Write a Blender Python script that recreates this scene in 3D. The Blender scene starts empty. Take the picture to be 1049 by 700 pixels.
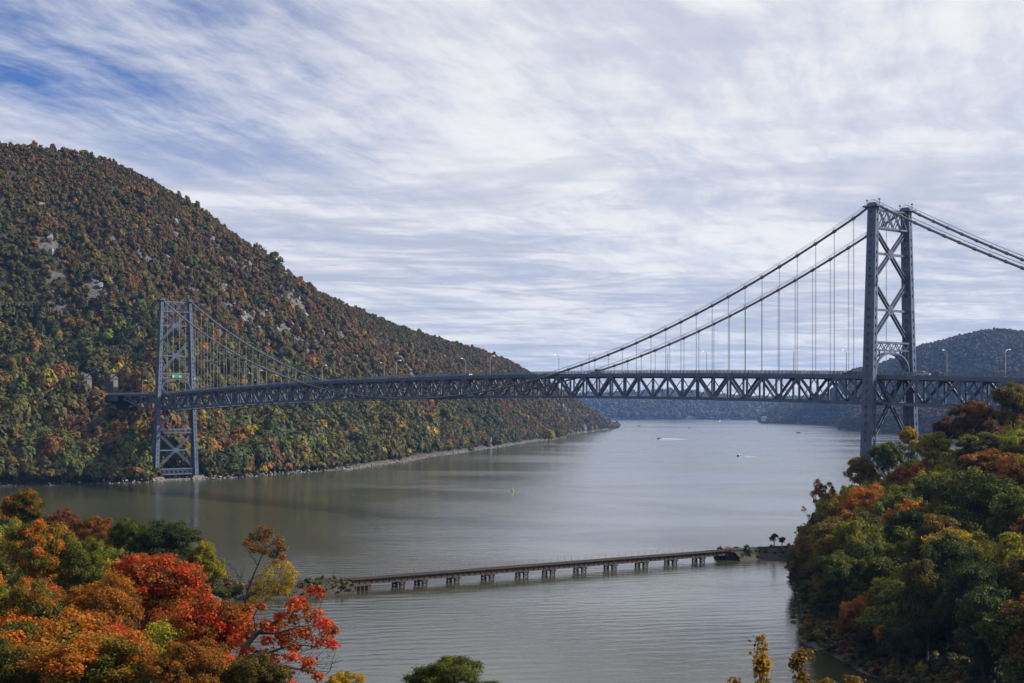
import bpy, math, random
import numpy as np
from mathutils import Vector, Matrix

# ------------------------------------------------------------------ camera, light, exposure
SC = bpy.context.scene
COL = SC.collection
FPX, CX, HORIZON, EYE = 1431.0, 524.5, 420.0, 41.8      # the photograph's lens, in its own pixels; eye height over the river

cam = bpy.data.cameras.new("camera")
cam.sensor_width = 36.0
cam.lens = FPX / 1049.0 * 36.0
cam.shift_y = (HORIZON - 350.0) / 1049.0
cam.clip_start, cam.clip_end = 0.5, 40000.0
cam_o = bpy.data.objects.new("camera", cam)
COL.objects.link(cam_o)
cam_o.location = (0, 0, EYE)
cam_o.rotation_euler = (math.radians(90), 0, 0)
SC.camera = cam_o

SUN_AZ, SUN_EL = math.radians(90), math.radians(33.5)    # azimuth clockwise from +Y
SKY_STRENGTH = 0.10
SUN_STRENGTH = 5.0
SC.view_settings.view_transform = 'Standard'
SC.view_settings.look = 'None'
SC.view_settings.exposure = 0.45
SC.view_settings.gamma = 1.0
SC.view_settings.use_curve_mapping = False
SC.cycles.max_bounces = 8
SC.cycles.volume_bounces = 1
SC.cycles.transparent_max_bounces = 8
SC.cycles.use_denoising = True

sun = bpy.data.lights.new("sun", 'SUN')
sun.energy, sun.angle, sun.color = SUN_STRENGTH, math.radians(0.5), (1.0, 0.93, 0.82)
sun_o = bpy.data.objects.new("sun", sun)
COL.objects.link(sun_o)
sdir = Vector((math.sin(SUN_AZ) * math.cos(SUN_EL), math.cos(SUN_AZ) * math.cos(SUN_EL), math.sin(SUN_EL)))
sun_o.rotation_euler = sdir.to_track_quat('Z', 'Y').to_euler()


class NT:
    """Short-hand for building node trees."""
    def __init__(s, tree):
        s.t = tree
        s.t.nodes.clear()

    def n(s, kind, props=None, **ins):
        nd = s.t.nodes.new(kind)
        for k, v in (props or {}).items():
            setattr(nd, k, v)
        for k, v in ins.items():
            key = int(k[1:]) if k[0] == 'i' and k[1:].isdigit() else k.replace('_', ' ')
            s.set(nd.inputs[key], v)
        return nd

    def set(s, sock, v):
        if isinstance(v, bpy.types.NodeSocket):
            s.t.links.new(v, sock)
        elif isinstance(v, bpy.types.Node):
            s.t.links.new(v.outputs[0], sock)
        else:
            sock.default_value = v

    def math(s, op, a, b=0.0, c=0.0, clamp=False):
        nd = s.n('ShaderNodeMath', {'operation': op, 'use_clamp': clamp})
        for k, v in enumerate((a, b, c)):
            s.set(nd.inputs[k], v)
        return nd.outputs[0]

    def mix(s, f, a, b):
        nd = s.n('ShaderNodeMix', {'data_type': 'RGBA'})
        s.set(nd.inputs[0], f)
        s.set(nd.inputs[6], a)
        s.set(nd.inputs[7], b)
        return nd.outputs[2]

    def ramp(s, f, stops, interp='LINEAR'):
        nd = s.n('ShaderNodeValToRGB')
        cr = nd.color_ramp
        cr.interpolation = interp
        while len(cr.elements) < len(stops):
            cr.elements.new(0.5)
        for e, (p, c) in zip(cr.elements, stops):
            e.position = p
            e.color = c if len(c) == 4 else (*c, 1)
        s.set(nd.inputs[0], f)
        return nd.outputs[0]

    def smooth(s, v, lo, hi):
        nd = s.n('ShaderNodeMapRange', {'interpolation_type': 'SMOOTHSTEP'})
        s.set(nd.inputs[0], v)
        nd.inputs[1].default_value, nd.inputs[2].default_value = lo, hi
        return nd.outputs[0]

    def noise(s, vec, scale, detail=4.0, rough=0.5, dist=0.0):
        nd = s.n('ShaderNodeTexNoise')
        if vec is not None:
            s.set(nd.inputs['Vector'], vec)
        nd.inputs['Scale'].default_value = scale
        nd.inputs['Detail'].default_value = detail
        nd.inputs['Roughness'].default_value = rough
        nd.inputs['Distortion'].default_value = dist
        return nd.outputs[0]


def make_world():
    w = bpy.data.worlds.new("World")
    SC.world = w
    w.use_nodes = True
    T = NT(w.node_tree)
    sky = T.n('ShaderNodeTexSky', {'sky_type': 'NISHITA', 'sun_disc': False, 'sun_elevation': SUN_EL, 'sun_rotation': SUN_AZ,
                                   'altitude': 50.0, 'air_density': 1.0, 'dust_density': 0.6, 'ozone_density': 2.5})
    tc = T.n('ShaderNodeTexCoord')
    sep = T.n('ShaderNodeSeparateXYZ', i0=tc.outputs['Generated'])
    # the cloud layer is a plane high over the valley: direction divided by its height gives the place on it
    up = T.math('MAXIMUM', T.math('ADD', sep.outputs[2], 0.055), 0.03)
    px = T.math('DIVIDE', sep.outputs[0], up)
    py = T.math('DIVIDE', sep.outputs[1], up)
    pl = T.n('ShaderNodeCombineXYZ', i0=px, i1=py).outputs[0]
    # streaks run along one wind direction
    rot = T.n('ShaderNodeMapping', i0=pl)
    rot.inputs['Rotation'].default_value = (0, 0, math.radians(19))
    warp = T.n('ShaderNodeTexNoise', i0=rot.outputs[0])
    warp.inputs['Scale'].default_value = 1.0
    warp.inputs['Detail'].default_value = 5
    off = T.n('ShaderNodeVectorMath', {'operation': 'MULTIPLY_ADD'}, i0=warp.outputs[1], i1=(0.32, 0.32, 0), i2=rot.outputs[0])
    st = T.n('ShaderNodeMapping', i0=off.outputs[0])
    st.inputs['Scale'].default_value = (2.0, 0.44, 1)
    fine = T.n('ShaderNodeMapping', i0=off.outputs[0])
    fine.inputs['Scale'].default_value = (7.5, 2.0, 1)
    fine.inputs['Location'].default_value = (3.0, 1.7, 0)
    n1 = T.noise(st.outputs[0], 1.0, 8, 0.60)
    n2 = T.noise(fine.outputs[0], 1.0, 7, 0.66)
    n3 = T.noise(rot.outputs[0], 1.5, 6, 0.62, 0.3)
    streak = T.math('ADD', T.math('ADD', T.math('MULTIPLY', n1, 0.42), T.math('MULTIPLY', n2, 0.28)), T.math('MULTIPLY', n3, 0.30))
    # the veil closes nearly everywhere; it thins out high up over the left bank
    thin = T.math('MULTIPLY', T.smooth(px, 0.08, -0.85), T.smooth(sep.outputs[2], 0.125, 0.225))
    lift = T.math('MULTIPLY', T.math('SUBTRACT', streak, 0.5), T.math('MULTIPLY_ADD', thin, 2.9, 1.5))
    veil = T.math('ADD', T.math('MULTIPLY_ADD', thin, -0.50, 0.90), lift, clamp=True)
    veil = T.math('MULTIPLY', veil, 0.97)
    # thicker, greyer bands lower down, lying across the view, with bright gaps
    band = T.n('ShaderNodeMapping', i0=pl)
    band.inputs['Rotation'].default_value = (0, 0, math.radians(5))
    band.inputs['Scale'].default_value = (0.55, 0.95, 1)
    nb = T.noise(band.outputs[0], 1.0, 7, 0.62, 1.3)
    band2 = T.n('ShaderNodeMapping', i0=pl)
    band2.inputs['Rotation'].default_value = (0, 0, math.radians(-4))
    band2.inputs['Scale'].default_value = (2.3, 3.2, 1)
    nb2 = T.noise(band2.outputs[0], 1.0, 5, 0.55, 1.6)
    lowdown = T.smooth(sep.outputs[2], 0.225, 0.115)
    bb = T.math('ADD', T.math('MULTIPLY', nb, 0.74), T.math('MULTIPLY', nb2, 0.26))
    grey = T.math('MULTIPLY', T.smooth(bb, 0.42, 0.60), T.math('MULTIPLY_ADD', lowdown, 0.85, 0.12))
    white = T.mix(grey, (6.9, 6.8, 6.85, 1), (4.0, 4.2, 5.0, 1))
    white = T.mix(T.math('MULTIPLY', T.smooth(streak, 0.54, 0.42), 0.48), white, (4.7, 4.85, 5.5, 1))
    gap = T.math('MULTIPLY', T.smooth(bb, 0.40, 0.30), lowdown)
    white = T.mix(T.math('MULTIPLY', gap, 0.7), white, (6.9, 6.75, 6.7, 1))
    deep = T.n('ShaderNodeMix', {'data_type': 'RGBA', 'blend_type': 'MULTIPLY'})
    deep.inputs[0].default_value = 1.0
    T.set(deep.inputs[6], sky.outputs[0])
    deep.inputs[7].default_value = (0.34, 0.47, 0.78, 1)
    colr = T.mix(veil, deep.outputs[2], white)
    bg = T.n('ShaderNodeBackground', i0=colr, i1=SKY_STRENGTH)
    T.n('ShaderNodeOutputWorld', i0=bg.outputs[0])


make_world()

# ------------------------------------------------------------------ small helpers
RNG = np.random.default_rng(7)


def at(px, py, y):
    """A point of the place, from where the photograph shows it and how far off it stands."""
    return Vector(((px - CX) / FPX * y, y, EYE + (HORIZON - py) / FPX * y))


def to_px(x, y, z):
    return CX + FPX * x / y, HORIZON - FPX * (z - EYE) / y


def vnoise(x, y, seed=0):
    tab = np.random.default_rng(1000 + seed).random((256, 256))
    x, y = np.asarray(x, float), np.asarray(y, float)
    xi, yi = np.floor(x).astype(int), np.floor(y).astype(int)
    fx, fy = x - xi, y - yi
    fx, fy = fx * fx * (3 - 2 * fx), fy * fy * (3 - 2 * fy)
    a, b = tab[xi % 256, yi % 256], tab[(xi + 1) % 256, yi % 256]
    c, d = tab[xi % 256, (yi + 1) % 256], tab[(xi + 1) % 256, (yi + 1) % 256]
    return (a * (1 - fx) + b * fx) * (1 - fy) + (c * (1 - fx) + d * fx) * fy


def fbm(x, y, seed=0, octaves=4, gain=0.5):
    s, a, t = 0.0, 1.0, 0.0
    for k in range(octaves):
        s = s + a * vnoise(x * 2 ** k + 17.3 * k, y * 2 ** k - 9.1 * k, seed + k)
        t += a
        a *= gain
    return s / t


def raw_mesh(name, V, F, mats, attrs=None, mat_index=None, smooth=False):
    """Mesh from numpy arrays; F is (n, 3 or 4)."""
    me = bpy.data.meshes.new(name)
    V = np.ascontiguousarray(V, np.float32)
    F = np.ascontiguousarray(F, np.int32)
    k = F.shape[1]
    me.vertices.add(len(V))
    me.vertices.foreach_set('co', V.ravel())
    me.loops.add(F.size)
    me.loops.foreach_set('vertex_index', F.ravel())
    me.polygons.add(len(F))
    me.polygons.foreach_set('loop_start', np.arange(0, F.size, k, dtype=np.int32))
    if mat_index is not None:
        me.polygons.foreach_set('material_index', np.ascontiguousarray(mat_index, np.int32))
    if smooth:
        me.polygons.foreach_set('use_smooth', np.ones(len(F), bool))
    for m in mats:
        me.materials.append(m)
    for an, (kind, data) in (attrs or {}).items():
        a = me.attributes.new(an, kind, 'POINT')
        a.data.foreach_set('color' if kind == 'FLOAT_COLOR' else 'value', np.ascontiguousarray(data, np.float32).ravel())
    me.update()
    me.validate()
    return me


class MB:
    """Collects boxes, bars and tubes and links them as ONE mesh object."""
    def __init__(s):
        s.v, s.f = [], []

    def box(s, lo, hi):
        (x0, y0, z0), (x1, y1, z1) = lo, hi
        b = len(s.v)
        s.v += [(x0, y0, z0), (x1, y0, z0), (x1, y1, z0), (x0, y1, z0), (x0, y0, z1), (x1, y0, z1), (x1, y1, z1), (x0, y1, z1)]
        s.f += [tuple(b + i for i in q) for q in ((3, 2, 1, 0), (4, 5, 6, 7), (0, 1, 5, 4), (1, 2, 6, 5), (2, 3, 7, 6), (3, 0, 4, 7))]

    def hexa(s, low, high):
        """low, high: four corners each, counter-clockwise seen from above."""
        b = len(s.v)
        s.v += [tuple(p) for p in low] + [tuple(p) for p in high]
        s.f += [tuple(b + i for i in q) for q in ((3, 2, 1, 0), (4, 5, 6, 7), (0, 1, 5, 4), (1, 2, 6, 5), (2, 3, 7, 6), (3, 0, 4, 7))]

    def bar(s, p, q, w, h, ref=(0, 0, 1), w1=None, h1=None):
        """Rectangular bar from p to q; h is measured along ref."""
        p, q = Vector(p), Vector(q)
        d = (q - p).normalized()
        r = Vector(ref)
        if abs(d.dot(r)) > 0.98:
            r = Vector((1, 0, 0)) if abs(d.x) < 0.9 else Vector((0, 1, 0))
        sd = d.cross(r).normalized()
        u = sd.cross(d).normalized()
        b = len(s.v)
        for c, ww, hh in ((p, w, h), (q, w1 or w, h1 or h)):
            for i, j in ((-1, -1), (1, -1), (1, 1), (-1, 1)):
                s.v.append(tuple(c + sd * (i * ww / 2) + u * (j * hh / 2)))
        s.f += [tuple(b + i for i in q_) for q_ in ((0, 1, 2, 3), (7, 6, 5, 4), (0, 4, 5, 1), (1, 5, 6, 2), (2, 6, 7, 3), (3, 7, 4, 0))]

    def tube(s, pts, rad, n=6, caps=True):
        pts = [Vector(p) for p in pts]
        rad = rad if hasattr(rad, '__len__') else [rad] * len(pts)
        b = len(s.v)
        for i, p in enumerate(pts):
            d = (pts[min(i + 1, len(pts) - 1)] - pts[max(i - 1, 0)]).normalized()
            r = Vector((0, 0, 1)) if abs(d.z) < 0.9 else Vector((1, 0, 0))
            sd = d.cross(r).normalized()
            u = sd.cross(d)
            for k in range(n):
                a = 2 * math.pi * k / n
                s.v.append(tuple(p + (sd * math.cos(a) + u * math.sin(a)) * rad[i]))
        for i in range(len(pts) - 1):
            for k in range(n):
                a0, a1 = b + i * n + k, b + i * n + (k + 1) % n
                s.f.append((a0, a1, a1 + n, a0 + n))
        if caps:
            s.f.append(tuple(b + k for k in range(n))[::-1])
            s.f.append(tuple(b + (len(pts) - 1) * n + k for k in range(n)))

    def build(s, name, m, parent=None, smooth=False):
        me = bpy.data.meshes.new(name)
        me.from_pydata(s.v, [], s.f)
        me.materials.append(m)
        if smooth:
            for p in me.polygons:
                p.use_smooth = True
        return link(name, me, parent)


def link(name, data, parent=None):
    o = bpy.data.objects.new(name, data)
    COL.objects.link(o)
    if parent:
        o.parent = parent
    return o


def tag(o, label=None, cat=None, group=None, kind=None):
    for k, v in (('label', label), ('category', cat), ('group', group), ('kind', kind)):
        if v:
            o[k] = v
    return o


def thing(name, label, cat, loc, rz=0.0, group=None):
    o = bpy.data.objects.new(name, None)
    o.empty_display_size = 0.5
    COL.objects.link(o)
    o.location = loc
    o.rotation_euler = (0, 0, rz)
    return tag(o, label, cat, group)


def copy_tree(o, parent=None):
    c = o.copy()
    COL.objects.link(c)
    if parent:
        c.parent = parent
    for ch in list(o.children):
        copy_tree(ch, c)
    return c


# ------------------------------------------------------------------ materials
def material(name):
    m = bpy.data.materials.new(name)
    m.use_nodes = True
    return m, NT(m.node_tree)


def plain(name, col, rough=0.6, metal=0.0, vary=0.25, scale=0.8, bump=0.0, second=None):
    """Paint, stone, wood...: a base colour with blotches and a little relief, in object space."""
    m, T = material(name)
    tc = T.n('ShaderNodeTexCoord').outputs['Object']
    n = T.noise(tc, scale, 6, 0.62)
    n_ = T.noise(tc, scale * 7, 3, 0.6)
    f = T.math('ADD', T.math('MULTIPLY', n, 0.65), T.math('MULTIPLY', n_, 0.35))
    lo = second or tuple(c * (1 - vary) for c in col)
    hi = tuple(min(1, c * (1 + vary)) for c in col)
    c = T.ramp(f, [(0.36, lo), (0.5, col), (0.64, hi)])
    b = T.n('ShaderNodeBsdfPrincipled', Base_Color=c, Roughness=rough, Metallic=metal)
    if bump:
        T.set(b.inputs['Normal'], T.n('ShaderNodeBump', Height=f, Strength=0.8, Distance=bump).outputs[0])
    T.n('ShaderNodeOutputMaterial', i0=b.outputs[0])
    return m


def emission_free_leaf(name, stops, from_attr=False, trans=0.42):
    """Leaves: thin, partly translucent; hue runs over 'tint' (clump to clump) and from tree to tree."""
    m, T = material(name)
    if from_attr:
        a = T.n('ShaderNodeAttribute', {'attribute_name': 'leaf_colour', 'attribute_type': 'INSTANCER'})
        tn = T.n('ShaderNodeAttribute', {'attribute_name': 'tint'})
        c = T.n('ShaderNodeVectorMath', {'operation': 'SCALE'}, i0=a.outputs['Vector'], Scale=T.math('MULTIPLY_ADD', tn.outputs['Fac'], 0.9, 0.55)).outputs[0]
    else:
        a = T.n('ShaderNodeAttribute', {'attribute_name': 'tint'})
        inf = T.n('ShaderNodeObjectInfo')
        shift = T.math('MULTIPLY', T.math('SUBTRACT', inf.outputs['Random'], 0.5), 0.34)
        c = T.ramp(T.math('ADD', a.outputs['Fac'], shift), stops)
        hsv = T.n('ShaderNodeHueSaturation', Color=c)
        T.set(hsv.inputs['Value'], T.math('MULTIPLY_ADD', inf.outputs['Random'], 0.30, 0.85))
        c = hsv.outputs[0]
    d = T.n('ShaderNodeBsdfPrincipled', Base_Color=c, Roughness=0.62)
    d.inputs['Specular IOR Level'].default_value = 0.25
    t = T.n('ShaderNodeBsdfTranslucent', Color=c)
    # thin leaves let through about as much as they send back
    mx = T.n('ShaderNodeMixShader', i0=trans, i1=d.outputs[0], i2=t.outputs[0])
    T.n('ShaderNodeOutputMaterial', i0=mx.outputs[0])
    return m


LEAF = {
    'green': [(0.05, (0.037, 0.051, 0.0070)), (0.5, (0.078, 0.095, 0.0098)), (0.95, (0.161, 0.161, 0.0126))],
    'dark green': [(0.05, (0.021, 0.033, 0.0073)), (0.5, (0.039, 0.056, 0.0085)), (0.95, (0.076, 0.088, 0.0122))],
    'bright green': [(0.05, (0.063, 0.078, 0.0070)), (0.5, (0.147, 0.161, 0.0098)), (0.95, (0.281, 0.245, 0.0126))],
    'olive': [(0.05, (0.051, 0.046, 0.0073)), (0.5, (0.116, 0.090, 0.0098)), (0.95, (0.220, 0.134, 0.0110))],
    'yellow': [(0.05, (0.130, 0.100, 0.008)), (0.5, (0.300, 0.200, 0.008)), (0.95, (0.440, 0.270, 0.010))],
    'orange': [(0.05, (0.095, 0.058, 0.007)), (0.5, (0.290, 0.108, 0.007)), (0.95, (0.460, 0.165, 0.008))],
    'rust': [(0.05, (0.058, 0.038, 0.007)), (0.5, (0.155, 0.062, 0.008)), (0.95, (0.260, 0.095, 0.009))],
    'red': [(0.06, (0.080, 0.052, 0.007)), (0.32, (0.270, 0.088, 0.007)), (0.60, (0.430, 0.066, 0.008)), (0.92, (0.540, 0.032, 0.012))],
    'maroon': [(0.05, (0.044, 0.026, 0.012)), (0.5, (0.105, 0.036, 0.018)), (0.95, (0.170, 0.050, 0.022))],
    'lime': [(0.05, (0.075, 0.080, 0.006)), (0.5, (0.180, 0.165, 0.008)), (0.95, (0.310, 0.250, 0.010))],
    'amber': [(0.05, (0.070, 0.045, 0.007)), (0.5, (0.200, 0.115, 0.009)), (0.95, (0.330, 0.180, 0.012))],
    'mixed': [(0.10, (0.038, 0.048, 0.006)), (0.46, (0.100, 0.100, 0.008)), (0.66, (0.300, 0.130, 0.008)), (0.95, (0.460, 0.110, 0.009))],
}
# the thinner, duller woods of the mountain and of the far hills
SLOPE = {
    'green': (0.050, 0.057, 0.008), 'dark green': (0.031, 0.040, 0.008), 'bright green': (0.095, 0.096, 0.009), 'olive': (0.084, 0.066, 0.010), 'yellow': (0.240, 0.165, 0.010),
    'rust': (0.118, 0.057, 0.012), 'orange': (0.215, 0.092, 0.010), 'maroon': (0.085, 0.036, 0.019), 'red': (0.210, 0.042, 0.015), 'stone': (0.2, 0.2, 0.2),
}
LEAF_MAT = {k: emission_free_leaf(k.replace(' ', '_') + '_leaves', v) for k, v in LEAF.items()}
SLOPE_MAT = {k: emission_free_leaf('slope_' + k.replace(' ', '_') + '_leaves', [(0.05, tuple(q * .75 for q in c)), (0.5, tuple(q * 1.25 for q in c)), (0.95, tuple(q * 1.9 for q in c))], trans=.25) for k, c in SLOPE.items() if k != 'stone'}
FOREST_MAT = emission_free_leaf('forest_leaves', None, True, 0.22)
BARK = plain('bark', (0.050, 0.040, 0.032), 0.9, vary=0.4, scale=3.0, bump=0.03)
STEEL = plain('blue_grey_steel_paint', (0.066, 0.088, 0.140), 0.42, vary=0.36, scale=0.35)
CABLE = plain('cable_paint', (0.11, 0.115, 0.13), 0.5, vary=0.2, scale=0.3)
ROPE = plain('galvanised_rope', (0.20, 0.20, 0.22), 0.5, vary=0.15)
ASPHALT = plain('asphalt', (0.052, 0.052, 0.054), 0.9, vary=0.25, scale=0.6, bump=0.01)
PAINT_LINE = plain('road_paint', (0.70, 0.60, 0.18), 0.7, vary=0.15)
CONCRETE = plain('pier_concrete', (0.15, 0.135, 0.12), 0.9, vary=0.3, scale=0.5, bump=0.04)
DARKSTONE = plain('anchorage_concrete', (0.075, 0.068, 0.065), 0.9, vary=0.35, scale=0.4, bump=0.05)
ROCK = plain('riprap_stone', (0.185, 0.174, 0.172), 0.95, vary=0.5, scale=2.0, bump=0.1)
RUST = plain('rusted_steel', (0.050, 0.030, 0.025), 0.85, vary=0.45, scale=0.6, bump=0.01)
TIMBER = plain('dark_creosoted_timber', (0.028, 0.024, 0.021), 0.9, vary=0.4, scale=1.2, bump=0.02)
GALV = plain('galvanised_metal', (0.26, 0.265, 0.28), 0.5, 0.2, vary=0.15)
GLASS = plain('dark_glass', (0.02, 0.022, 0.026), 0.08, vary=0.1)
RUBBER_AND_SHADE = plain('rubber_and_bore_shade', (0.02, 0.02, 0.02), 0.8, vary=0.1)  # tyres and motors, and the near-black painted as shade in the tunnels
SIGN_GREEN = plain('sign_green', (0.01, 0.16, 0.09), 0.5, vary=0.1)
SIGN_MARK = plain('sign_marking', (0.62, 0.52, 0.12), 0.5, vary=0.1)
WHITE = plain('white_paint', (0.72, 0.72, 0.72), 0.5, vary=0.08)
FOAM = plain('wake_foam', (0.62, 0.64, 0.66), 0.7, vary=0.3, scale=1.2)


def ground_mat(name, soil, leaf, rockc, bump=0.4, scale=0.25):
    """Forest floor; the 'rock' attribute of the mesh says where ledges come through."""
    m, T = material(name)
    g = T.n('ShaderNodeNewGeometry').outputs['Position']
    a = T.n('ShaderNodeAttribute', {'attribute_name': 'rock'}).outputs['Fac']
    n = T.noise(g, scale, 6, 0.65)
    n2 = T.noise(g, scale * 3.3, 5, 0.7)
    st = T.n('ShaderNodeMapping', i0=g)
    st.inputs['Scale'].default_value = (0.35, 0.35, 1.3)
    n3 = T.noise(st.outputs[0], scale * 1.6, 6, 0.7, 1.2)
    floor_ = T.mix(T.smooth(n, 0.38, 0.62), (*soil, 1), (*leaf, 1))
    rk = T.ramp(n3, [(0.30, tuple(c * 0.35 for c in rockc)), (0.52, rockc), (0.72, tuple(min(1, c * 1.5) for c in rockc))])
    c = T.mix(T.smooth(T.math('ADD', a, T.math('MULTIPLY', T.math('SUBTRACT', n2, 0.5), 0.5)), 0.42, 0.58), floor_, rk)
    b = T.n('ShaderNodeBsdfPrincipled', Base_Color=c, Roughness=0.95)
    h = T.math('ADD', T.math('MULTIPLY', n3, 1.0), n2)
    T.set(b.inputs['Normal'], T.n('ShaderNodeBump', Height=h, Strength=1.0, Distance=bump).outputs[0])
    T.n('ShaderNodeOutputMaterial', i0=b.outputs[0])
    return m


MOUNTAIN = ground_mat('mountain_ground', (0.034, 0.030, 0.012), (0.062, 0.045, 0.018), (0.150, 0.140, 0.138), 2.5, 0.30)
BANK = ground_mat('bank_ground', (0.022, 0.021, 0.012), (0.045, 0.032, 0.016), (0.075, 0.070, 0.066), 0.3, 0.35)


def water_mat():
    m, T = material('river_water')
    g = T.n('ShaderNodeNewGeometry').outputs['Position']
    sep = T.n('ShaderNodeSeparateXYZ', i0=g)
    # wind and current: smooth slicks and ruffled lanes
    mp = T.n('ShaderNodeMapping', i0=g)
    mp.inputs['Rotation'].default_value = (0, 0, math.radians(-12))
    mp.inputs['Scale'].default_value = (0.55, 1.0, 1)
    lanes = T.noise(mp.outputs[0], 0.0075, 5, 0.55, 0.8)
    ruffle = T.smooth(lanes, 0.40, 0.60)
    w1 = T.n('ShaderNodeMapping', i0=g)
    w1.inputs['Rotation'].default_value = (0, 0, math.radians(8))
    w1.inputs['Scale'].default_value = (0.34, 1.0, 1)
    a = T.noise(w1.outputs[0], 0.30, 3, 0.55, 0.5)
    b = T.noise(w1.outputs[0], 0.95, 3, 0.6, 0.3)
    c = T.noise(g, 2.6, 2, 0.5)
    wv = T.n('ShaderNodeTexWave', {'wave_type': 'BANDS', 'bands_direction': 'Y'}, i0=T.n('ShaderNodeMapping', i0=g, i2=(0, 0, math.radians(-14))).outputs[0])
    wv.inputs['Scale'].default_value = 0.07
    wv.inputs['Distortion'].default_value = 5.0
    wv.inputs['Detail'].default_value = 2
    wv.inputs['Detail Scale'].default_value = 1.4
    h = T.math('ADD', T.math('ADD', T.math('MULTIPLY', a, 1.1), T.math('MULTIPLY', b, 0.42)), T.math('MULTIPLY', c, 0.10))
    h = T.math('ADD', h, T.math('MULTIPLY', wv.outputs['Fac'], 0.26))
    amp = T.math('MULTIPLY_ADD', ruffle, 0.55, 0.45)
    h = T.math('MULTIPLY', h, amp)
    bmp = T.n('ShaderNodeBump', Height=h, Strength=1.0, Distance=0.13)
    deep = T.mix(T.smooth(T.noise(g, 0.004, 3), 0.35, 0.65), (0.034, 0.036, 0.017, 1), (0.043, 0.043, 0.023, 1))
    p = T.n('ShaderNodeBsdfPrincipled', Base_Color=deep, Roughness=T.math('MULTIPLY_ADD', ruffle, 0.06, 0.11), IOR=1.333, Normal=bmp.outputs[0])
    T.n('ShaderNodeOutputMaterial', i0=p.outputs[0])
    return m


WATER = water_mat()

# ------------------------------------------------------------------ water and far hills
def water():
    xs = np.array([-6000, -1500, -400, 0, 400, 1500, 6000.0])
    ys = np.array([-300, 0, 300, 900, 2200, 9000.0])
    X, Y = np.meshgrid(xs, ys)
    V = np.stack([X, Y, np.zeros_like(X)], -1).reshape(-1, 3)
    nx, ny = len(xs), len(ys)
    i = np.arange(nx * ny).reshape(ny, nx)
    F = np.stack([i[:-1, :-1], i[:-1, 1:], i[1:, 1:], i[1:, :-1]], -1).reshape(-1, 4)
    tag(link('water', raw_mesh('water', V, F, [WATER])), kind='structure')


water()


def grid_mesh(name, P, mat, rock=None, kind='structure'):
    ny, nx = P.shape[:2]
    i = np.arange(nx * ny).reshape(ny, nx)
    F = np.stack([i[:-1, :-1], i[:-1, 1:], i[1:, 1:], i[1:, :-1]], -1).reshape(-1, 4)
    me = raw_mesh(name, P.reshape(-1, 3), F, [mat], {'rock': ('FLOAT', (rock if rock is not None else np.zeros(nx * ny)).ravel())}, smooth=True)
    # faces look up
    if me.polygons[len(me.polygons) // 2].normal.z < 0:
        me.flip_normals()
    return tag(link(name, me), kind=kind)


# low-detail crowns for woods that read as one mass
def crown_kit(seed, n_clump, n_leaf, leaf):
    """One small crown about 1 wide, 1.1 high: diamonds on lumpy puffs. Returns (V (n,4,3), tint per diamond)."""
    r = np.random.default_rng(seed)
    d = r.normal(size=(n_clump, 3))
    d[:, 2] = np.abs(d[:, 2]) * 0.9 - 0.25
    d /= np.linalg.norm(d, axis=1)[:, None]
    c = d * np.array([0.36, 0.36, 0.42]) * r.uniform(0.65, 1.05, (n_clump, 1)) + np.array([0, 0, 0.55])
    rc = r.uniform(0.12, 0.22, n_clump)
    ld = r.normal(size=(n_clump, n_leaf, 3))
    ld[..., 2] += 0.35
    ld /= np.linalg.norm(ld, axis=2)[..., None]
    p = c[:, None] + ld * rc[:, None, None] * r.uniform(0.75, 1.1, (n_clump, n_leaf, 1)) * np.array([1, 1, 0.8])
    nrm = ld + d[:, None] * 0.7 + r.normal(size=ld.shape) * 0.38 + np.array([0, 0, 0.3])
    nrm /= np.linalg.norm(nrm, axis=2)[..., None]
    p, nrm = p.reshape(-1, 3), nrm.reshape(-1, 3)
    t = np.cross(nrm, r.normal(size=nrm.shape))
    t /= np.linalg.norm(t, axis=1)[:, None]
    b = np.cross(nrm, t)
    s = leaf * r.uniform(0.7, 1.3, (len(p), 1))
    V = np.stack([p - t * s, p - b * s * 0.62, p + t * s, p + b * s * 0.62], 1)
    tint = np.repeat(r.random(n_clump) * 0.7, n_leaf) + r.random(len(p)) * 0.3
    return V, tint


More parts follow.
